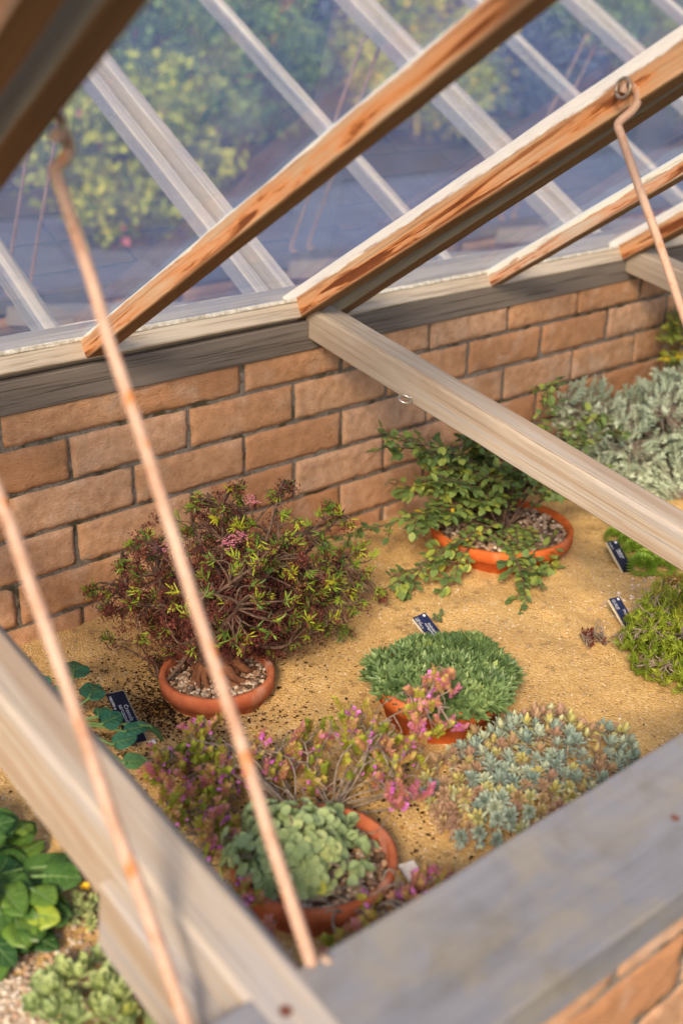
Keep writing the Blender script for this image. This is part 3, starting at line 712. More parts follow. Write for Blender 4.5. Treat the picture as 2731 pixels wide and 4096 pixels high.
# ------------------------------------------------------------------ trailing shrub in the wide pan
rnd = random.Random(13); pb = V((8.75, -2.35, -3.75)); t = empty('trailing_shrub', pb, 'loose shrub with oval green leaves on arching stems spilling over the wide pan', 'shrub')
st = MB(); lv = MB()
ends = []
for i in range(32):
    p = in_ell(rnd, (8.7, -2.0, -2.65), (2.35, 1.5, 1.15), .35)
    if p.z < -3.05 and (p.x > 7.9 or rnd.random() < .6): p.z += 1.0
    if p.y > -.15: p.y = -.2
    if p.z < -3.9: p.z = -3.85
    ends.append((p, .5 if p.z > -3 else .15))
for q, h in [((5.45, -.75, -3.55), .5), ((5.35, -2.55, -3.9), .25), ((5.9, -2.6, -3.9), .3), ((7.25, -4.35, -3.93), .15), ((7.5, -4.1, -3.93), .2), ((6.3, -1.7, -1.45), .9), ((6.6, -1.4, -1.8), .9), ((12.2, -2.2, -2.5), 1.0), ((12.0, -1.8, -2.2), 1.0), ((11.6, -2.6, -3.0), .8), ((10.4, -1.8, -1.25), 1.0), ((8.55, -3.75, -3.93), .1), ((8.1, -3.8, -3.9), .1), ((6.6, -3.2, -3.8), .3), ((11.0, -3.2, -3.4), .5)]:
    ends.append((V(q), h))
for p, h in ends:
    m1 = pb.lerp(p, .33) + V((rnd.uniform(-.25, .25), rnd.uniform(-.25, .25), .25 + h * .6)); m2 = pb.lerp(p, .7) + V((rnd.uniform(-.25, .25), rnd.uniform(-.2, .2), .12 + h * .35))
    if p.z < -3.7: m2.z = max(m2.z, -3.6)
    path = smooth_path([pb + V((rnd.uniform(-.1, .1), rnd.uniform(-.1, .1), 0)), m1, m2, p], 9); k = len(path)
    tube(st, path, [.028 * (1 - .75 * i / k) for i in range(k)], 5, cap=False)
    age = .4 + .25 * noise.noise(p); acc = 0
    for i in range(6, k):
        for rep in range(2 if i % 2 else 3):
            q = path[i].lerp(path[i - 1], rnd.random()); d = (path[i] - path[i - 1]).normalized(); s_ = d.cross(V((0, 0, 1)))
            if s_.length < .01: s_ = V((1, 0, 0))
            s_.normalize(); sg = rnd.choice((-1, 1))
            dv = (s_ * sg + d * .7 + rdir(rnd) * .5)
            if rnd.random() < .25 and i > 10:      # short side twig
                e = q + dv.normalized() * rnd.uniform(.2, .4); tube(st, [q, q.lerp(e, .5) + V((0, 0, .03)), e], .009, 4, cap=False)
                for z_ in range(4): leaf(lv, q.lerp(e, .4 + .2 * z_), (dv.normalized() + rdir(rnd)), (0, 0, 1), rnd.uniform(.15, .23), rnd.uniform(.12, .16), min(1, max(0, age + rnd.uniform(-.3, .3))), (.85, 1, .65), .1, .12)
            else: leaf(lv, q, dv, (0, 0, 1), rnd.uniform(.11, .19), rnd.uniform(.085, .125), min(1, max(0, age + rnd.uniform(-.3, .36) + (.4 if rnd.random() < .04 else 0))), (.85, 1, .65), .15, .12)
st.build('stems', 'bark', t, smooth=True); lv.build('leaves', 'round', t)

# ------------------------------------------------------------------ pink-flowered oregano
rnd = random.Random(14)
def oregano(base, zones, label, seed, nl=16):
    rnd = random.Random(seed); t = empty('flowering_oregano', base, label, 'flowering plant')
    tips = []
    for c, r_, n_ in zones:
        hubs = [in_ell(rnd, c, r_) for _ in range(max(4, n_ // 3))]
        for i in range(n_):
            p = rnd.choice(hubs) + rdir(rnd) * rnd.uniform(.03, .2)
            p.z = max(p.z, -3.93); tips.append(p)
    st = MB(); lv = MB(); fl = MB()
    dirs = branches(st, base, tips, rnd, .017, nlimb=nl, rt=.008, crook=.2)
    for p, d in zip(tips, dirs):
        ax = (d * .5 + V((0, 0, .8)) + rdir(rnd) * .3).normalized(); hue = rnd.choice([.05, .15, .3, .45, .6, .7, .85]) ; hue = hue * .7 + .38 * (.5 + noise.noise(p * 1.3))
        for k in range(18):
            _, u, s_ = frame_from(ax); b = k * 2.4; q = p + ax * (k * .013 - .11)
            leaf(lv, q, ax * .7 + u * math.cos(b) + s_ * math.sin(b), ax, rnd.uniform(.06, .10), rnd.uniform(.045, .07), min(1, max(0, hue + rnd.uniform(-.15, .2))), (1, .8), -.2, .2)
        if rnd.random() < .38:
            for k in range(3):
                q = p + rdir(rnd, .3) * .06; dv = rdir(rnd, .4); leaf(fl, q, dv, (0, 0, 1), .09, .06, rnd.random(), (.6, 1), .1, .3); leaf(fl, q, dv + rdir(rnd) * .5, (1, 0, 0), .08, .05, rnd.random(), (.6, 1), .1, .3)
    for q in zones[:1]:
        for e in range(2):
            a = V(base) + V((0, 0, .05)); c = V(q[0]) + V((rnd.uniform(-.5, .5), rnd.uniform(-.5, .5), .25)); tube(st, smooth_path([a, a.lerp(c, .5) + V((rnd.uniform(-.15, .15), 0, .25)), c], 6), [.03 - .0018 * i for i in range(13)], 6, cap=False)
    st.build('stems', 'twig', t, smooth=True); lv.build('bracts', 'bract', t); fl.build('inflorescence', 'magenta', t)
oregano((.55, -6.35, -4.0), [((-.05, -5.15, -3.62), (.62, .95, .40), 190), ((-.75, -6.0, -3.6), (.4, .75, .35), 66), ((.95, -5.5, -3.6), (.7, .5, .35), 56)], 'purple-pink flowering herb sprawling in front of the gravel pan, left of centre', 21)
oregano((.95, -6.6, -4.0), [((1.55, -6.25, -3.5), (.85, .65, .5), 110), ((2.72, -6.5, -2.98), (.40, .30, .30), 34), ((2.2, -6.8, -3.25), (.55, .45, .4), 26), ((1.4, -7.2, -3.45), (.6, .5, .35), 24)], 'pink flower sprays leaning over the bright orange pot', 22)
oregano((.1, -8.35, -4.0), [((.45, -8.65, -3.72), (1.2, .3, .18), 50), ((-.5, -8.85, -3.75), (.7, .3, .2), 26), ((-1.2, -7.6, -3.75), (.2, .6, .18), 20)], 'dark pink flowering stems trailing along the near sill', 23)

# ------------------------------------------------------------------ round-leaved succulent
rnd = random.Random(15); t = empty('round_leaf_succulent', (-.15, -7.4, -3.75), 'mound of round grey-green leaves in the foreground terracotta pot', 'succulent')
lv = MB(); st = MB()
for i in range(300):
    p = in_ell(rnd, (-.26, -7.18, -3.58), (.72, .80, .55), .62)
    p += (p - V((-.26, -7.18, -3.7))) * .28 * noise.noise(p * 3.2)
    if noise.noise(p * 4.5) < -.12: continue
    if p.z < -3.68 or p.x + p.y * .55 > -3.45: continue
    b = V((-.15 + rnd.uniform(-.3, .3), -7.35 + rnd.uniform(-.3, .3), -3.78)); tube(st, smooth_path([b, b.lerp(p, .5) + V((0, 0, .1)), p], 3), .014, 5, cap=False)
    ax = ((p - V((-.15, -7.3, -3.9))).normalized() + rdir(rnd) * .55).normalized(); base = .4 + .5 * noise.noise(p * 2) + (.4 if rnd.random() < .06 else 0)
    _, u, s_ = frame_from(ax); ph = rnd.uniform(0, 6)
    for k in range(5):
        b2 = ph + k * 2.4; rr = .04 + .020 * k; dv = ax * (1.1 - .09 * k) + (u * math.cos(b2) + s_ * math.sin(b2)) * (.35 + .1 * k)
        disc(lv, p + (u * math.cos(b2) + s_ * math.sin(b2)) * rr * .95 - ax * .014 * k, dv, rnd.uniform(.06, .095), min(1, max(0, base + rnd.uniform(-.3, .3))), 9, .22, .9, 0, rnd)
for q in [(.52, -7.45, -3.5), (.45, -7.75, -3.55), (.7, -7.2, -3.58), (.35, -7.95, -3.62), (.35, -7.15, -3.4), (.62, -6.95, -3.55), (.2, -7.7, -3.5), (.3, -7.4, -3.42), (.6, -7.65, -3.6), (.1, -8.0, -3.6)]:
    for k in range(6): disc(lv, V(q) + V((rnd.uniform(-.1, .1), rnd.uniform(-.1, .1), rnd.uniform(-.04, .04))), rdir(rnd, 1.2), rnd.uniform(.06, .09), rnd.uniform(.1, .5), 9, .2, .9, 0, rnd)
st.build('stems', 'twig', t); lv.build('leaves', 'glaucous', t, smooth=True)

# ------------------------------------------------------------------ silver/orange rosette mat by the sill
def rosettes(label, cat, c, r_, n_, size, seed, mat, hues, tall=.4, name='rosette_plant', gap=-.25, leafn=22, lw=.19):
    rnd = random.Random(seed); t = empty(name, (c[0], c[1], SZ), label, cat); lv = MB(); st = MB(); got = 0; pts = []
    tries = 0
    while got < n_ and tries < n_ * 20:
        tries += 1; a = rnd.uniform(0, 2 * PI); q = math.sqrt(rnd.random()); edge = 1 + .22 * noise.noise(V((math.cos(a) * 1.8, math.sin(a) * 1.8, seed)))
        x = c[0] + q * r_[0] * math.cos(a) * edge; y = c[1] + q * r_[1] * math.sin(a) * edge
        if noise.noise(V((x * 2.2, y * 2.2, seed))) < gap: continue
        if any((x - px) ** 2 + (y - py) ** 2 < (size * .62) ** 2 for px, py in pts): continue
        pts.append((x, y)); got += 1
        z = SZ + .1 + r_[2] * math.sqrt(max(0, 1 - q * q)) + rnd.uniform(-.05, .05); p = V((x, y, z)); ax = V(((x - c[0]) * .35, (y - c[1]) * .35, 1)).normalized() + rdir(rnd) * .25; ax.normalize()
        hz = noise.noise(V((x * 1.1, y * 1.1, seed + 5))); base = hues(hz, rnd)
        tube(st, [V((x + rnd.uniform(-.08, .08), y, SZ - .02)), p], .018, 4, cap=False)
        _, u, s_ = frame_from(ax); ph = rnd.uniform(0, 6); k_sz = rnd.uniform(.8, 1.2)
        for k in range(leafn):
            b2 = ph + k * 2.4; f = k / leafn; dv = ax * (1 - .85 * f) + (u * math.cos(b2) + s_ * math.sin(b2)) * (.15 + .9 * f)
            leaf(lv, p - ax * .04 * f, dv, ax, size * k_sz * rnd.uniform(.45, .66), size * k_sz * lw, min(1, max(0, base + rnd.uniform(-.08, .08))), (.75, 1, .85), -.15, .25)
        for k in range(leafn // 2):
            q2 = p.lerp(V((x, y, SZ)), rnd.uniform(.25, .6)); b2 = rnd.uniform(0, 6.3)
            leaf(lv, q2, u * math.cos(b2) + s_ * math.sin(b2) + V((0, 0, .2)), (0, 0, 1), size * .45, size * .2, min(1, max(0, base + rnd.uniform(-.2, .2))), (.75, 1, .85), .2, .2)
    st.build('stems', 'twig', t); lv.build('leaves', mat, t); return t
def hue_mix(hz, rnd):
    v = rnd.random() * .92 + hz * 1.1 + .09
    return rnd.uniform(.08, .5) if v < .46 else (rnd.uniform(.54, .64) if v < .58 else rnd.uniform(.66, .98))
rosettes('mixed silver, yellow and orange-brown rosette cushion against the near sill', 'rosette plant', (3.45, -7.72), (1.72, 1.12, .30), 360, .23, 31, 'rosette', hue_mix, gap=-.30)
rosettes('pale grey-green rosette cushion in the bottom left corner', 'rosette plant', (-3.0, -7.55), (.58, .75, .25), 62, .30, 32, 'glaucous', lambda h, r: .62 + h * .4 + r.uniform(-.1, .15), gap=-.6, leafn=13, lw=.40)
rosettes('tiny pale green rosette just left of the bottom left rosette cushion', 'rosette plant', (-3.08, -6.82), (.1, .1, .05), 3, .2, 33, 'glaucous', lambda h, r: .6, gap=-2)
t = rosettes('small grey-green weed with one yellow flower in the left bay', 'weed', (-2.38, -6.22), (.2, .24, .08), 9, .17, 34, 'glaucous', lambda h, r: .55 + r.uniform(-.1, .3), gap=-2, name='flowering_weed')
mb = MB()
for k in range(26):
    b = k * 2.4; leaf(mb, (-2.33, -6.16, -3.66), (math.cos(b), math.sin(b), .3 + .03 * k), (0, 0, 1), .07, .025, R.random(), (1, .9), 0)
mb.build('flower', 'yellow', t)
rosettes('tiny green seedling alone on open sand', 'seedling', (5.75, -3.68), (.14, .1, .02), 4, .12, 35, 'mat', lambda h, r: .5, gap=-2, name='seedling')

# ------------------------------------------------------------------ feathery mounds
def feather(name, label, cat, base, zones, seed, mat, L=.16, W=.02, per=9, stemmat='twig', limb=.03, nlimb=14, up=.5, stem=True, hue=(.5, .3)):
    rnd = random.Random(seed); t = empty(name, base, label, cat); lv = MB(); st = MB(); tips = []
    for c, r_, n_, lo in zones:
        for i in range(n_):
            p = in_ell(rnd, c, r_, lo)
            if p.z < SZ + .05: p.z = SZ + rnd.uniform(.05, .25)
            if p.y > -.1 and base[1] < 0: p.y = -.1 - rnd.uniform(0, .2)
            tips.append(p)
    dirs = branches(st, base, tips, rnd, limb, nlimb=nlimb, rt=.009, crook=.12)
    for p, d in zip(tips, dirs):
        ax = (d * .8 + V((0, 0, up)) + rdir(rnd) * .3).normalized(); h = hue[0] + hue[1] * 1.6 * noise.noise(p * .9) + rnd.uniform(-.15, .15)
        _, u, s_ = frame_from(ax)
        for k in range(per):
            b = k * 2.4; q = p + ax * (L * (k / per - .6) * 1.3)
            leaf(lv, q, ax * .9 + u * math.cos(b) + s_ * math.sin(b), ax, L * rnd.uniform(.4, .75), W * rnd.uniform(.8, 1.3), min(1, max(0, h + rnd.uniform(-.12, .12))), (1, .8), -.1, .2)
    st.build('stems', stemmat, t, smooth=True); lv.build('leaves', mat, t); return t
feather('silver_shrub', 'silvery grey-green feathery mound filling the right side against the brick wall', 'shrub', (15.5, -1.9, -4.0), [((15.6, -1.85, -3.9), (3.45, 1.8, 2.05), 2700, .72), ((13.0, -.9, -2.6), (.9, .6, .7), 130, .3)], 41, 'artem', .22, .038, 17, limb=.06, nlimb=40)
feather('green_shrub', 'feathery green shrub at the right edge by the wall', 'shrub', (16.8, -.8, -4.0), [((16.9, -.95, -1.5), (1.2, .7, 1.0), 260, .2)], 42, 'round', .26, .05, 10, nlimb=10)
feather('heath_shrub', 'bushy yellow-green plant with reddish lower shoots at the right edge', 'shrub', (8.2, -7.15, -4.05), [((8.0, -7.3, -3.72), (1.35, 1.25, .60), 620, .5), ((8.4, -6.6, -3.45), (.8, .6, .4), 120, .2)], 43, 'heath', .17, .026, 22, limb=.035, nlimb=40, up=.9, hue=(.42, .32))
feather('dry_sprig', 'small dry reddish sprig on the sand beside the yellow-green bush', 'sprig', (7.25, -6.05, -4.05), [((7.1, -5.85, -3.92), (.22, .25, .1), 22, 0)], 44, 'crassula_dead', .1, .03, 8, limb=.014, nlimb=5)

# cushion plant: many round heads in one clump
rnd = random.Random(45); t = empty('cushion_plant', (10.9, -4.6, -4.05), 'clump of bright green ball-shaped rosettes on the sand under the rafter', 'succulent'); lv = MB()
heads = [(9.87, -4.80, .25), (10.15, -5.03, .24), (10.40, -5.36, .24), (10.62, -3.62, .2), (10.55, -4.0, .22), (10.35, -4.32, .25), (10.2, -4.65, .22), (10.6, -4.55, .24), (10.75, -4.9, .24), (10.9, -4.2, .25), (11.2, -4.6, .25), (10.95, -3.75, .22), (11.3, -4.0, .25), (10.95, -5.2, .25), (11.4, -5.0, .24), (11.6, -4.3, .25), (11.2, -3.5, .22)]
for x, y, r_ in heads:
    c = V((x, y, SZ + r_ * .55)); b0 = rnd.uniform(.3, .6)
    for k in range(150):
        zz = 1 - 1.35 * k / 150; a = k * 2.39996; rr = math.sqrt(max(0, 1 - zz * zz)); d = V((rr * math.cos(a), rr * math.sin(a), zz))
        leaf(lv, c + d * r_ * .72, d + V((0, 0, .5)), d, r_ * .42, r_ * .27, min(1, max(0, b0 + rnd.uniform(-.2, .2))), (1, .9), -.3, .2)
lv.build('rosettes', 'cushion', t)

# ------------------------------------------------------------------ broad leaves on the left
def broad(name, label, base, leaves, mat, seed, wav=.08):
    rnd = random.Random(seed); t = empty(name, base, label, 'leafy plant'); lv = MB(); st = MB(); ve = st
    for (x, y, z, d, nrm, L, W, var) in leaves:
        d = V(d).normalized(); nrm = V(nrm).normalized(); s_ = d.cross(nrm).normalized(); nrm = s_.cross(d)
        p0 = V((x, y, z)); nu, nv = 10, 8; vs = []
        for i in range(nu + 1):
            t_ = i / nu; wv = math.sin(PI * min(1, t_ ** .75)) ** .6 if 0 < t_ < 1 else .02
            for j in range(nv + 1):
                q = (j / nv - .5) * 2; z_ = -.22 * L * t_ * t_ + .10 * W * abs(q) - .10 * W * q * q + wav * W * noise.noise(V((t_ * 4, q * 2.5, seed + x * 7))) * abs(q) * 2
                vs.append(p0 + d * L * t_ + s_ * q * W * .5 * wv * (1 + .06 * noise.noise(V((t_ * 6, q, x * 9)))) + nrm * z_)
        fs = [(i * (nv + 1) + j, (i + 1) * (nv + 1) + j, (i + 1) * (nv + 1) + j + 1, i * (nv + 1) + j + 1) for i in range(nu) for j in range(nv)]
        lv.add(vs, fs, var)
        mid = [vs[i * (nv + 1) + nv // 2] + nrm * .004 for i in range(nu + 1)]
        tube(ve, mid, [.014 - .001 * i for i in range(nu + 1)], 5, cap=False)
        for i in (2, 4, 6):
            for sg in (0, nv): tube(ve, [mid[i], (mid[i] + vs[(i + 2) * (nv + 1) + (1 if sg == 0 else nv - 1)]) / 2 + nrm * .006, vs[(i + 2) * (nv + 1) + (1 if sg == 0 else nv - 1)] + nrm * .003], .0045, 4, cap=False)
        b = V((base[0] + rnd.uniform(-.1, .1), base[1] + rnd.uniform(-.1, .1), SZ)); tube(st, smooth_path([b, b.lerp(p0, .5) + V((0, 0, .08)), p0, p0 + d * .05], 4), .022, 6, cap=False)
    lv.build('leaves', mat, t, smooth=True); st.build('stems', 'vein', t, smooth=True)
M['vein'] = simple('pale_vein', (.10, .20, .07), (.17, .28, .10), 60)
broad('teal_leaf_plant', 'broad blue-green leaves beside the Crassula label behind the thick rafter', (-.75, -2.7, SZ), [
    (-.25, -2.15, -3.6, (.5, .75, .15), (-.25, -.7, .75), .52, .46, .35), (-.35, -2.75, -3.62, (.6, .5, .1), (-.3, -.6, .8), .44, .38, .5),
    (-.45, -3.15, -3.68, (.8, .3, 0), (-.2, -.5, .9), .32, .26, .7), (-.55, -3.45, -3.6, (.7, .0, .1), (-.3, -.4, .9), .36, .32, .3), (-.36, -3.72, -3.66, (.85, -.25, .1), (-.1, -.35, 1), .38, .24, .45), (-.04, -3.84, -3.64, (.6, -.6, -.6), (.4, -.3, .9), .30, .20, .85),
    (-.6, -3.8, -3.72, (.7, -.2, .1), (-.3, -.4, .9), .36, .26, .6), (-.65, -4.15, -3.8, (.8, -.4, .0), (-.3, -.4, .9), .34, .25, .8), (-.9, -2.9, -3.5, (.3, .6, .5), (-.4, -.5, .7), .4, .4, .2), (-.75, -2.2, -3.6, (.1, .9, .3), (-.4, -.5, .7), .4, .35, .6)], 'tealleaf', 51)
rnd = random.Random(52); lf = []
for k in range(80):
    p = in_ell(rnd, (-3.15, -4.95, -3.72), (.82, 1.25, .5), .45)
    if p.z < -3.95: p.z = -3.9 + rnd.uniform(0, .1)
    d = V((p.x + 3.3, p.y + 4.9, 0)).normalized() + rdir(rnd) * .5; d.z = rnd.uniform(-.1, .35)
    lf.append((p.x, p.y, p.z, d, V((-.25, -.35, 1)) + rdir(rnd) * .4, rnd.uniform(.38, .58), rnd.uniform(.30, .42), min(1, max(0, rnd.gauss(.42, .26)))))
lf += [(-2.75, -5.45, -3.72, (.75, -.2, .05), (-.3, -.4, .9), .6, .42, .5), (-2.9, -5.9, -3.75, (.3, -.7, 0), (-.3, -.4, .9), .5, .36, .4), (-2.7, -4.9, -3.62, (.8, .2, .1), (-.3, -.4, .9), .5, .4, .6)]
broad('leafy_plant', 'clump of glossy dark green paddle leaves at the left edge', (-3.2, -4.9, SZ), lf, 'bigleaf', 53)

# ------------------------------------------------------------------ plant labels
def text_mesh(s_, size):
    cu = bpy.data.curves.new('lettering', 'FONT'); cu.body = s_; cu.size = size; cu.extrude = .00008; cu.space_character = 1.05
    ob = bpy.data.objects.new('lettering', cu); C.objects.link(ob); dg = bpy.context.evaluated_depsgraph_get(); dg.update()
    me = bpy.data.meshes.new_from_object(ob.evaluated_get(dg)); bpy.data.objects.remove(ob); return me
def label_stake(tl, tr, br, bl, label, texts, crest=True, plate='plate', cream=True, th=.022):
    tl, tr, br, bl = map(V, (tl, tr, br, bl)); U = ((bl + br) - (tl + tr)) / 2; L = U.length; U.normalize(); W = ((tr - tl).length + (br - bl).length) / 2
    Vv = (tr - tl); Vv = (Vv - U * Vv.dot(U)).normalized(); Nn = U.cross(Vv); o0 = (tl + tr) / 2 - Vv * W / 2
    t = empty('plant_label', o0, label, 'plant label'); t.rotation_euler = Matrix((U, Vv, Nn)).transposed().to_euler()
    mb = MB(); box(mb, 0, L, 0, W, 0, th); mb.build('plate', plate, t, local=True)
    mb = MB(); e = .012
    if cream: box(mb, e, L, -.022, W - .0, -.03, -.003)
    else: box(mb, -.03, L, .06, W + .02, -.02, -.003)
    mb.build('backing', 'plate_edge', t, local=True)
    mb = MB(); box(mb, L * .8, L + .45, W * .3, W * .7, -.05, -.032); mb.build('stake', 'plate_edge', t, local=True)
    for body, u, v, size in texts:
        me = text_mesh(body, size * S); me.materials.append(M['lettering']); ob = bpy.data.objects.new('lettering', me); C.objects.link(ob); ob.parent = t
        ob.location = V((u, v, th + .002)) * S
    if crest:
        mb = MB(); vs = [(.02 + .0, W - .075, th + .003), (.05, W - .085, th + .003), (.075, W - .06, th + .003), (.05, W - .03, th + .003), (.02, W - .03, th + .003)]
        mb.add(vs, [(0, 1, 2, 3, 4)]); mb.build('crest', 'lettering', t, local=True)
    return t
label_stake((-.05, -2.74, -3.70), (.22, -2.74, -3.70), (.02, -3.65, -4.00), (-.23, -3.63, -4.00), 'black plant label reading Crassula sarcocaulis beside the terracotta gravel pan',
            [('Crassula', .27, .165, .085), ('sarcocaulis', .25, .095, .085), ('Tc', .45, .045, .055), ('CF', .45, .005, .055), ('19802983 A', .05, .015, .052)], crest=False, cream=False)
label_stake((4.96, -3.86, -3.66), (5.21, -3.92, -3.66), (5.16, -4.66, -4.02), (4.92, -4.62, -4.02), 'blue-black plant label standing behind the green mat plant',
            [('Delosperma', .20, .145, .062), ('nubigenum', .18, .095, .06), ('T 08 ST', .03, .042, .042), ('1985 2086 M', .02, .006, .042)], plate='plate_blue')
label_stake((9.84, -4.01, -3.70), (10.08, -4.03, -3.70), (9.86, -4.62, -4.05), (9.64, -4.60, -4.05), 'black plant label lying by the green ball-shaped rosettes, upper of the two at right',
            [('Sedum', .20, .14, .075), ('album', .22, .085, .07), ('19 84 A', .03, .02, .048)])
label_stake((8.01, -5.48, -3.70), (8.24, -5.49, -3.70), (8.12, -6.0, -4.05), (7.90, -6.0, -4.05), 'dark blue plant label half hidden by the yellow-green bush',
            [('Thymus', .24, .13, .07), ('HK 50 02', .03, .055, .048), ('THYMUS', .03, .015, .048)], plate='plate_blue')
t = empty('white_tag', (.88, -8.2, -3.85), 'blank white plastic tag by the foreground pot', 'plant tag')
mb = MB(); vs = [V((.66, -8.12, -3.68)), V((.86, -8.17, -3.68)), V((1.0, -8.24, -3.98)), V((.79, -8.22, -3.98))]
vs += [v + V((.0, .012, -.012)) for v in vs]; mb.add(vs, [(0, 3, 2, 1), (4, 5, 6, 7), (0, 1, 5, 4), (1, 2, 6, 5), (2, 3, 7, 6), (3, 0, 4, 7)]); mb.build('tag', 'white_tag', t)

# ------------------------------------------------------------------ loose grains, litter
rnd = random.Random(61); mb = MB()
def grain(mb, p, r, var, rnd):
    vs = [V(p) + V(c) * r * rnd.uniform(.6, 1.3) for c in ((1,0,0),(0,1,0),(-1,0,0),(0,-1,0),(0,0,.7),(0,0,-.7))]
    mb.add(vs, [(0,1,4),(1,2,4),(2,3,4),(3,0,4),(1,0,5),(2,1,5),(3,2,5),(0,3,5)], var)
for i in range(8500):
    x = rnd.uniform(-4.5, 13); y = rnd.uniform(-9.3, -.05)
    if noise.noise(V((x * .8, y * .8, 3))) < rnd.uniform(-.5, .3) - .15: continue
    grain(mb, (x, y, sandz(x, y) + .004), rnd.choice((.008, .011, .014, .018, .024)), min(1, max(0, rnd.gauss(.72, .22))) if rnd.random() < .75 else rnd.random() * .3, rnd)
for i in range(900):
    x, y = rnd.gauss(-3.75, .3), rnd.gauss(-6.9, .45); stone(mb, (x, y, sandz(x, y) + .02), rnd.uniform(.02, .05), rnd.uniform(.45, 1), rnd)
for i in range(600):
    x, y = rnd.gauss(-3.0, .6), rnd.gauss(-6.6, .5); grain(mb, (x, y, sandz(x, y) + .01), rnd.uniform(.02, .05), rnd.uniform(.2, .9), rnd)
for i in range(90):
    x, y = rnd.gauss(9.4, .7), rnd.gauss(-5.2, .3); grain(mb, (x, y, sandz(x, y) + .01), rnd.uniform(.02, .05), rnd.uniform(.5, 1), rnd)
tag(mb.build('loose_grit', 'pebble'), 'scattered grit and small stones lying on the sand', 'grit', kind='stuff')
mb = MB()
def flake(x, y, s_, rnd, var):
    a = rnd.uniform(0, 6.3); leaf(mb, (x, y, sandz(x, y) + .022), (math.cos(a), math.sin(a), rnd.uniform(-.1, .3)), (0, 0, 1), s_ * 1.35, s_ * rnd.uniform(.5, 1.0), var, (1,), .1, .3)
for i in range(4200):
    a = rnd.uniform(0, 6.3); q = abs(rnd.gauss(0, 1)); x = .85 + 1.2 * q * math.cos(a); y = -3.05 + 1.1 * q * math.sin(a)
    if y > -.05 or (x - 1.58) ** 2 + (y + 3.18) ** 2 < .62: continue
    flake(x, y, rnd.uniform(.015, .055), rnd, rnd.random() ** 2.5)
for i in range(600):
    x = rnd.uniform(-1, 6); y = rnd.uniform(-8.5, -2.5); flake(x, y, rnd.uniform(.012, .04), rnd, rnd.random() ** 2 * .9)
for i in range(420):
    x, y = rnd.gauss(.9, .9), rnd.gauss(-6.7, .7); flake(x, y, rnd.uniform(.02, .07), rnd, rnd.random() ** 1.5)
tag(mb.build('leaf_litter', 'litter'), 'dark dry leaf litter scattered round the gravel pan', 'leaf litter', kind='stuff')
mb = MB(); stone(mb, (.09, -3.74, SZ + .03), .085, .97, rnd, .5); o = mb.build('white_stone', 'white_tag', None, smooth=True, origin=(.09, -3.74, SZ)); tag(o, 'white flat pebble at the foot of the Crassula label', 'pebble')

# ------------------------------------------------------------------ far bays and garden
for k, (x, y, h) in enumerate([(9, 9.5, .7), (13, 10.6, .9), (17.5, 9.2, .8), (22, 10.4, 1.0), (27, 9.8, .8), (5, 10.2, .8)]):
    lab = ['low yellow-green tuft', 'spreading green tuft', 'small dull green tuft', 'taller leafy tuft', 'far right green tuft', 'leftmost grassy tuft'][k]
    feather('low_plant', lab + ' in the far bay seen through the glass', 'plant', (x, y, -4.05), [((x, y, -3.9), (1.7, 1.2, h), 90, .4)], 70 + k, 'heath', .5, .14, 8, limb=.05, nlimb=8)
GM = {'g1': leafmat('garden_leaf_green', [(0, (.06, .13, .05)), (.5, (.19, .32, .09)), (1, (.42, .52, .10))], .6, .3),
      'g2': leafmat('garden_leaf_yellow', [(0, (.15, .22, .04)), (.5, (.46, .52, .06)), (1, (.80, .74, .08))], .6, .3),
      'g3': leafmat('garden_leaf_dark', [(0, (.03, .045, .13)), (.5, (.07, .10, .23)), (1, (.12, .18, .26))], .6, .25)}  # dark leaves: bluish shade of the distant trees put into the colour
M.update(GM); M['gflower'] = leafmat('garden_flower', [(0, (.50, .05, .12)), (1, (.75, .22, .30))], .6, .2); M['yflower'] = leafmat('garden_yellow_flower', [(0, (.60, .46, .03)), (1, (.78, .62, .08))], .6, .2)
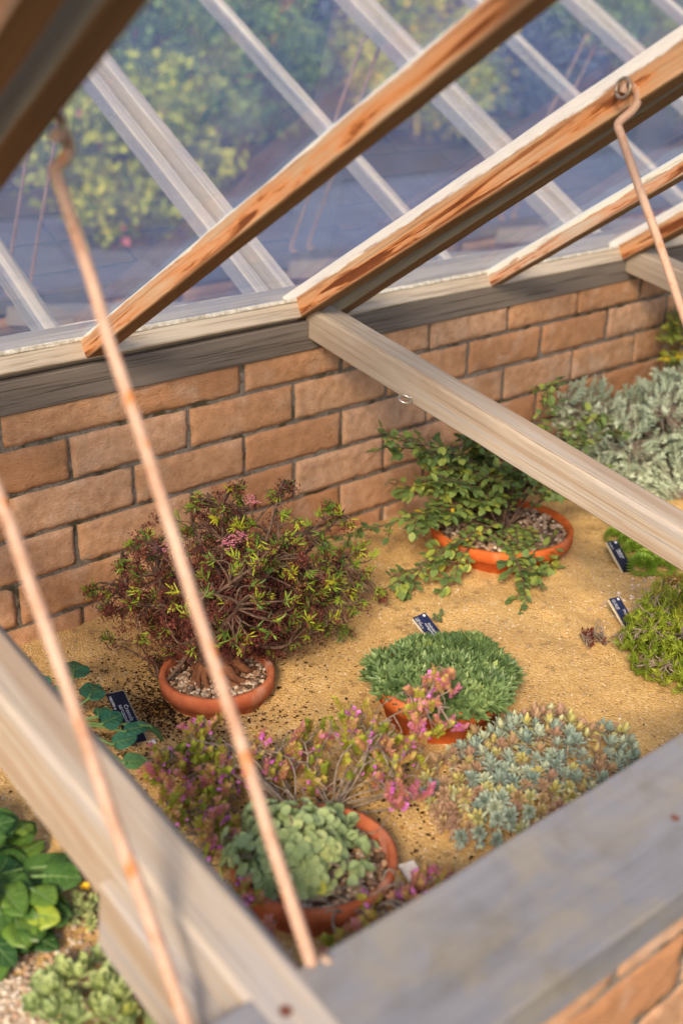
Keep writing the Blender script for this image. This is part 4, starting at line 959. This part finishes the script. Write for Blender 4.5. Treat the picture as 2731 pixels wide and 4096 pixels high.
def garden(name, label, x, y, w_, h, mat, seed, n_=2600, ls=.9, flower=None, crown0=.15):
    rnd = random.Random(seed); z0 = -9.0; t = empty(name, (x, y, z0), label, 'tree' if 'tree' in name else 'shrub', 'plants in the garden beyond'); lv = MB(); fl = MB(); st = MB()
    cl = []
    for i in range(int(26 + h * .4)):
        p = in_ell(rnd, (x, y, z0 + h * (.5 + crown0 / 2)), (w_ * .8, w_ * .8, h * (.5 - crown0 / 2)), .3); cl.append((p, w_ * rnd.uniform(.22, .42), rnd.uniform(-.25, .25)))
    for p, r_, dv in cl:
        for k in range(n_ // len(cl)):
            q = in_ell(rnd, p, (r_, r_, r_ * .8), .3); leaf(lv, q, rdir(rnd), rdir(rnd), ls * rnd.uniform(.6, 1.2), ls * .55, min(1, max(0, .5 + dv + rnd.uniform(-.3, .3))), (1, .8), .1, .1)
        if flower and rnd.random() < (.35 if flower == 'gflower' else .8):
            for k in range(5 if flower == 'gflower' else 26): leaf(fl, p + rdir(rnd, -.2) * r_ * 1.05, rdir(rnd), rdir(rnd), .75, .55, rnd.random(), (1, .9), 0)
    top = (x, y, z0 + h * .6); tube(st, smooth_path([(x, y, z0 - .3), (x + .3, y, z0 + h * .3), top], 4), [w_ * .08 * (1 - .07 * i) for i in range(9)], 8)
    for p, r_, dv in cl[:12]: tube(st, smooth_path([(x + .2, y, z0 + h * rnd.uniform(.15, .4)), V(top).lerp(p, .5), p], 4), [w_ * .03 * (1 - .09 * i) for i in range(9)], 5, cap=False)
    st.build('trunk', 'bark', t, smooth=True); lv.build('crown', mat, t)
    if flower: fl.build('inflorescence', flower, t)
G = [('garden_shrub', 'yellow-green flowering shrub low at the left, beyond the far frames', 33, 50, 8, 10, 'g2', 'gflower'),
     ('garden_shrub', 'loose green shrub with pink flowers behind the leftmost glass', 48, 70, 10, 16, 'g1', 'gflower'),
     ('garden_shrub', 'bright yellow flowering shrub at the top centre behind the glass', 88, 82, 11, 15, 'g2', 'yflower'),
     ('garden_shrub', 'mid green shrub left of the yellow shrub behind the glass', 66, 84, 11, 17, 'g1', None),
     ('garden_shrub', 'green shrub with a red flower seen at the right between the rails', 112, 60, 10, 11, 'g1', 'gflower'),
     ('garden_shrub', 'dark low shrub behind the pale bars, right of centre', 118, 95, 12, 12, 'g3', None),
     ('garden_tree', 'large dark blue-green tree at the back left', 75, 150, 26, 52, 'g3', None),
     ('garden_tree', 'large dark tree at the back centre', 130, 165, 30, 52, 'g3', None),
     ('garden_tree', 'dark tree at the back right', 190, 160, 30, 50, 'g3', None),
     ('garden_tree', 'dark tree at the far right behind the silver shrub', 250, 150, 30, 46, 'g3', None),
     ('garden_tree', 'green tree standing in front of the dark trees on the right', 160, 112, 15, 26, 'g1', None),
     ('garden_tree', 'yellow-green tree at the far left of the garden', 50, 110, 17, 36, 'g2', None),
     ('garden_tree', 'tall dark tree behind the rest, left of the centre', 100, 230, 36, 70, 'g3', None),
     ('garden_tree', 'tall dark tree behind the rest, right of the centre', 210, 260, 44, 75, 'g3', None),
     ('garden_tree', 'tall dark tree furthest to the right', 320, 240, 44, 70, 'g3', None)]
for k, (nm, lb_, x, y, w_, h, mt, fl_) in enumerate(G):
    garden(nm, lb_, x, y, w_, h, mt, 80 + k, 3000 if h < 40 else 4200, .9 if h < 20 else (1.4 if h < 40 else 2.6), fl_)
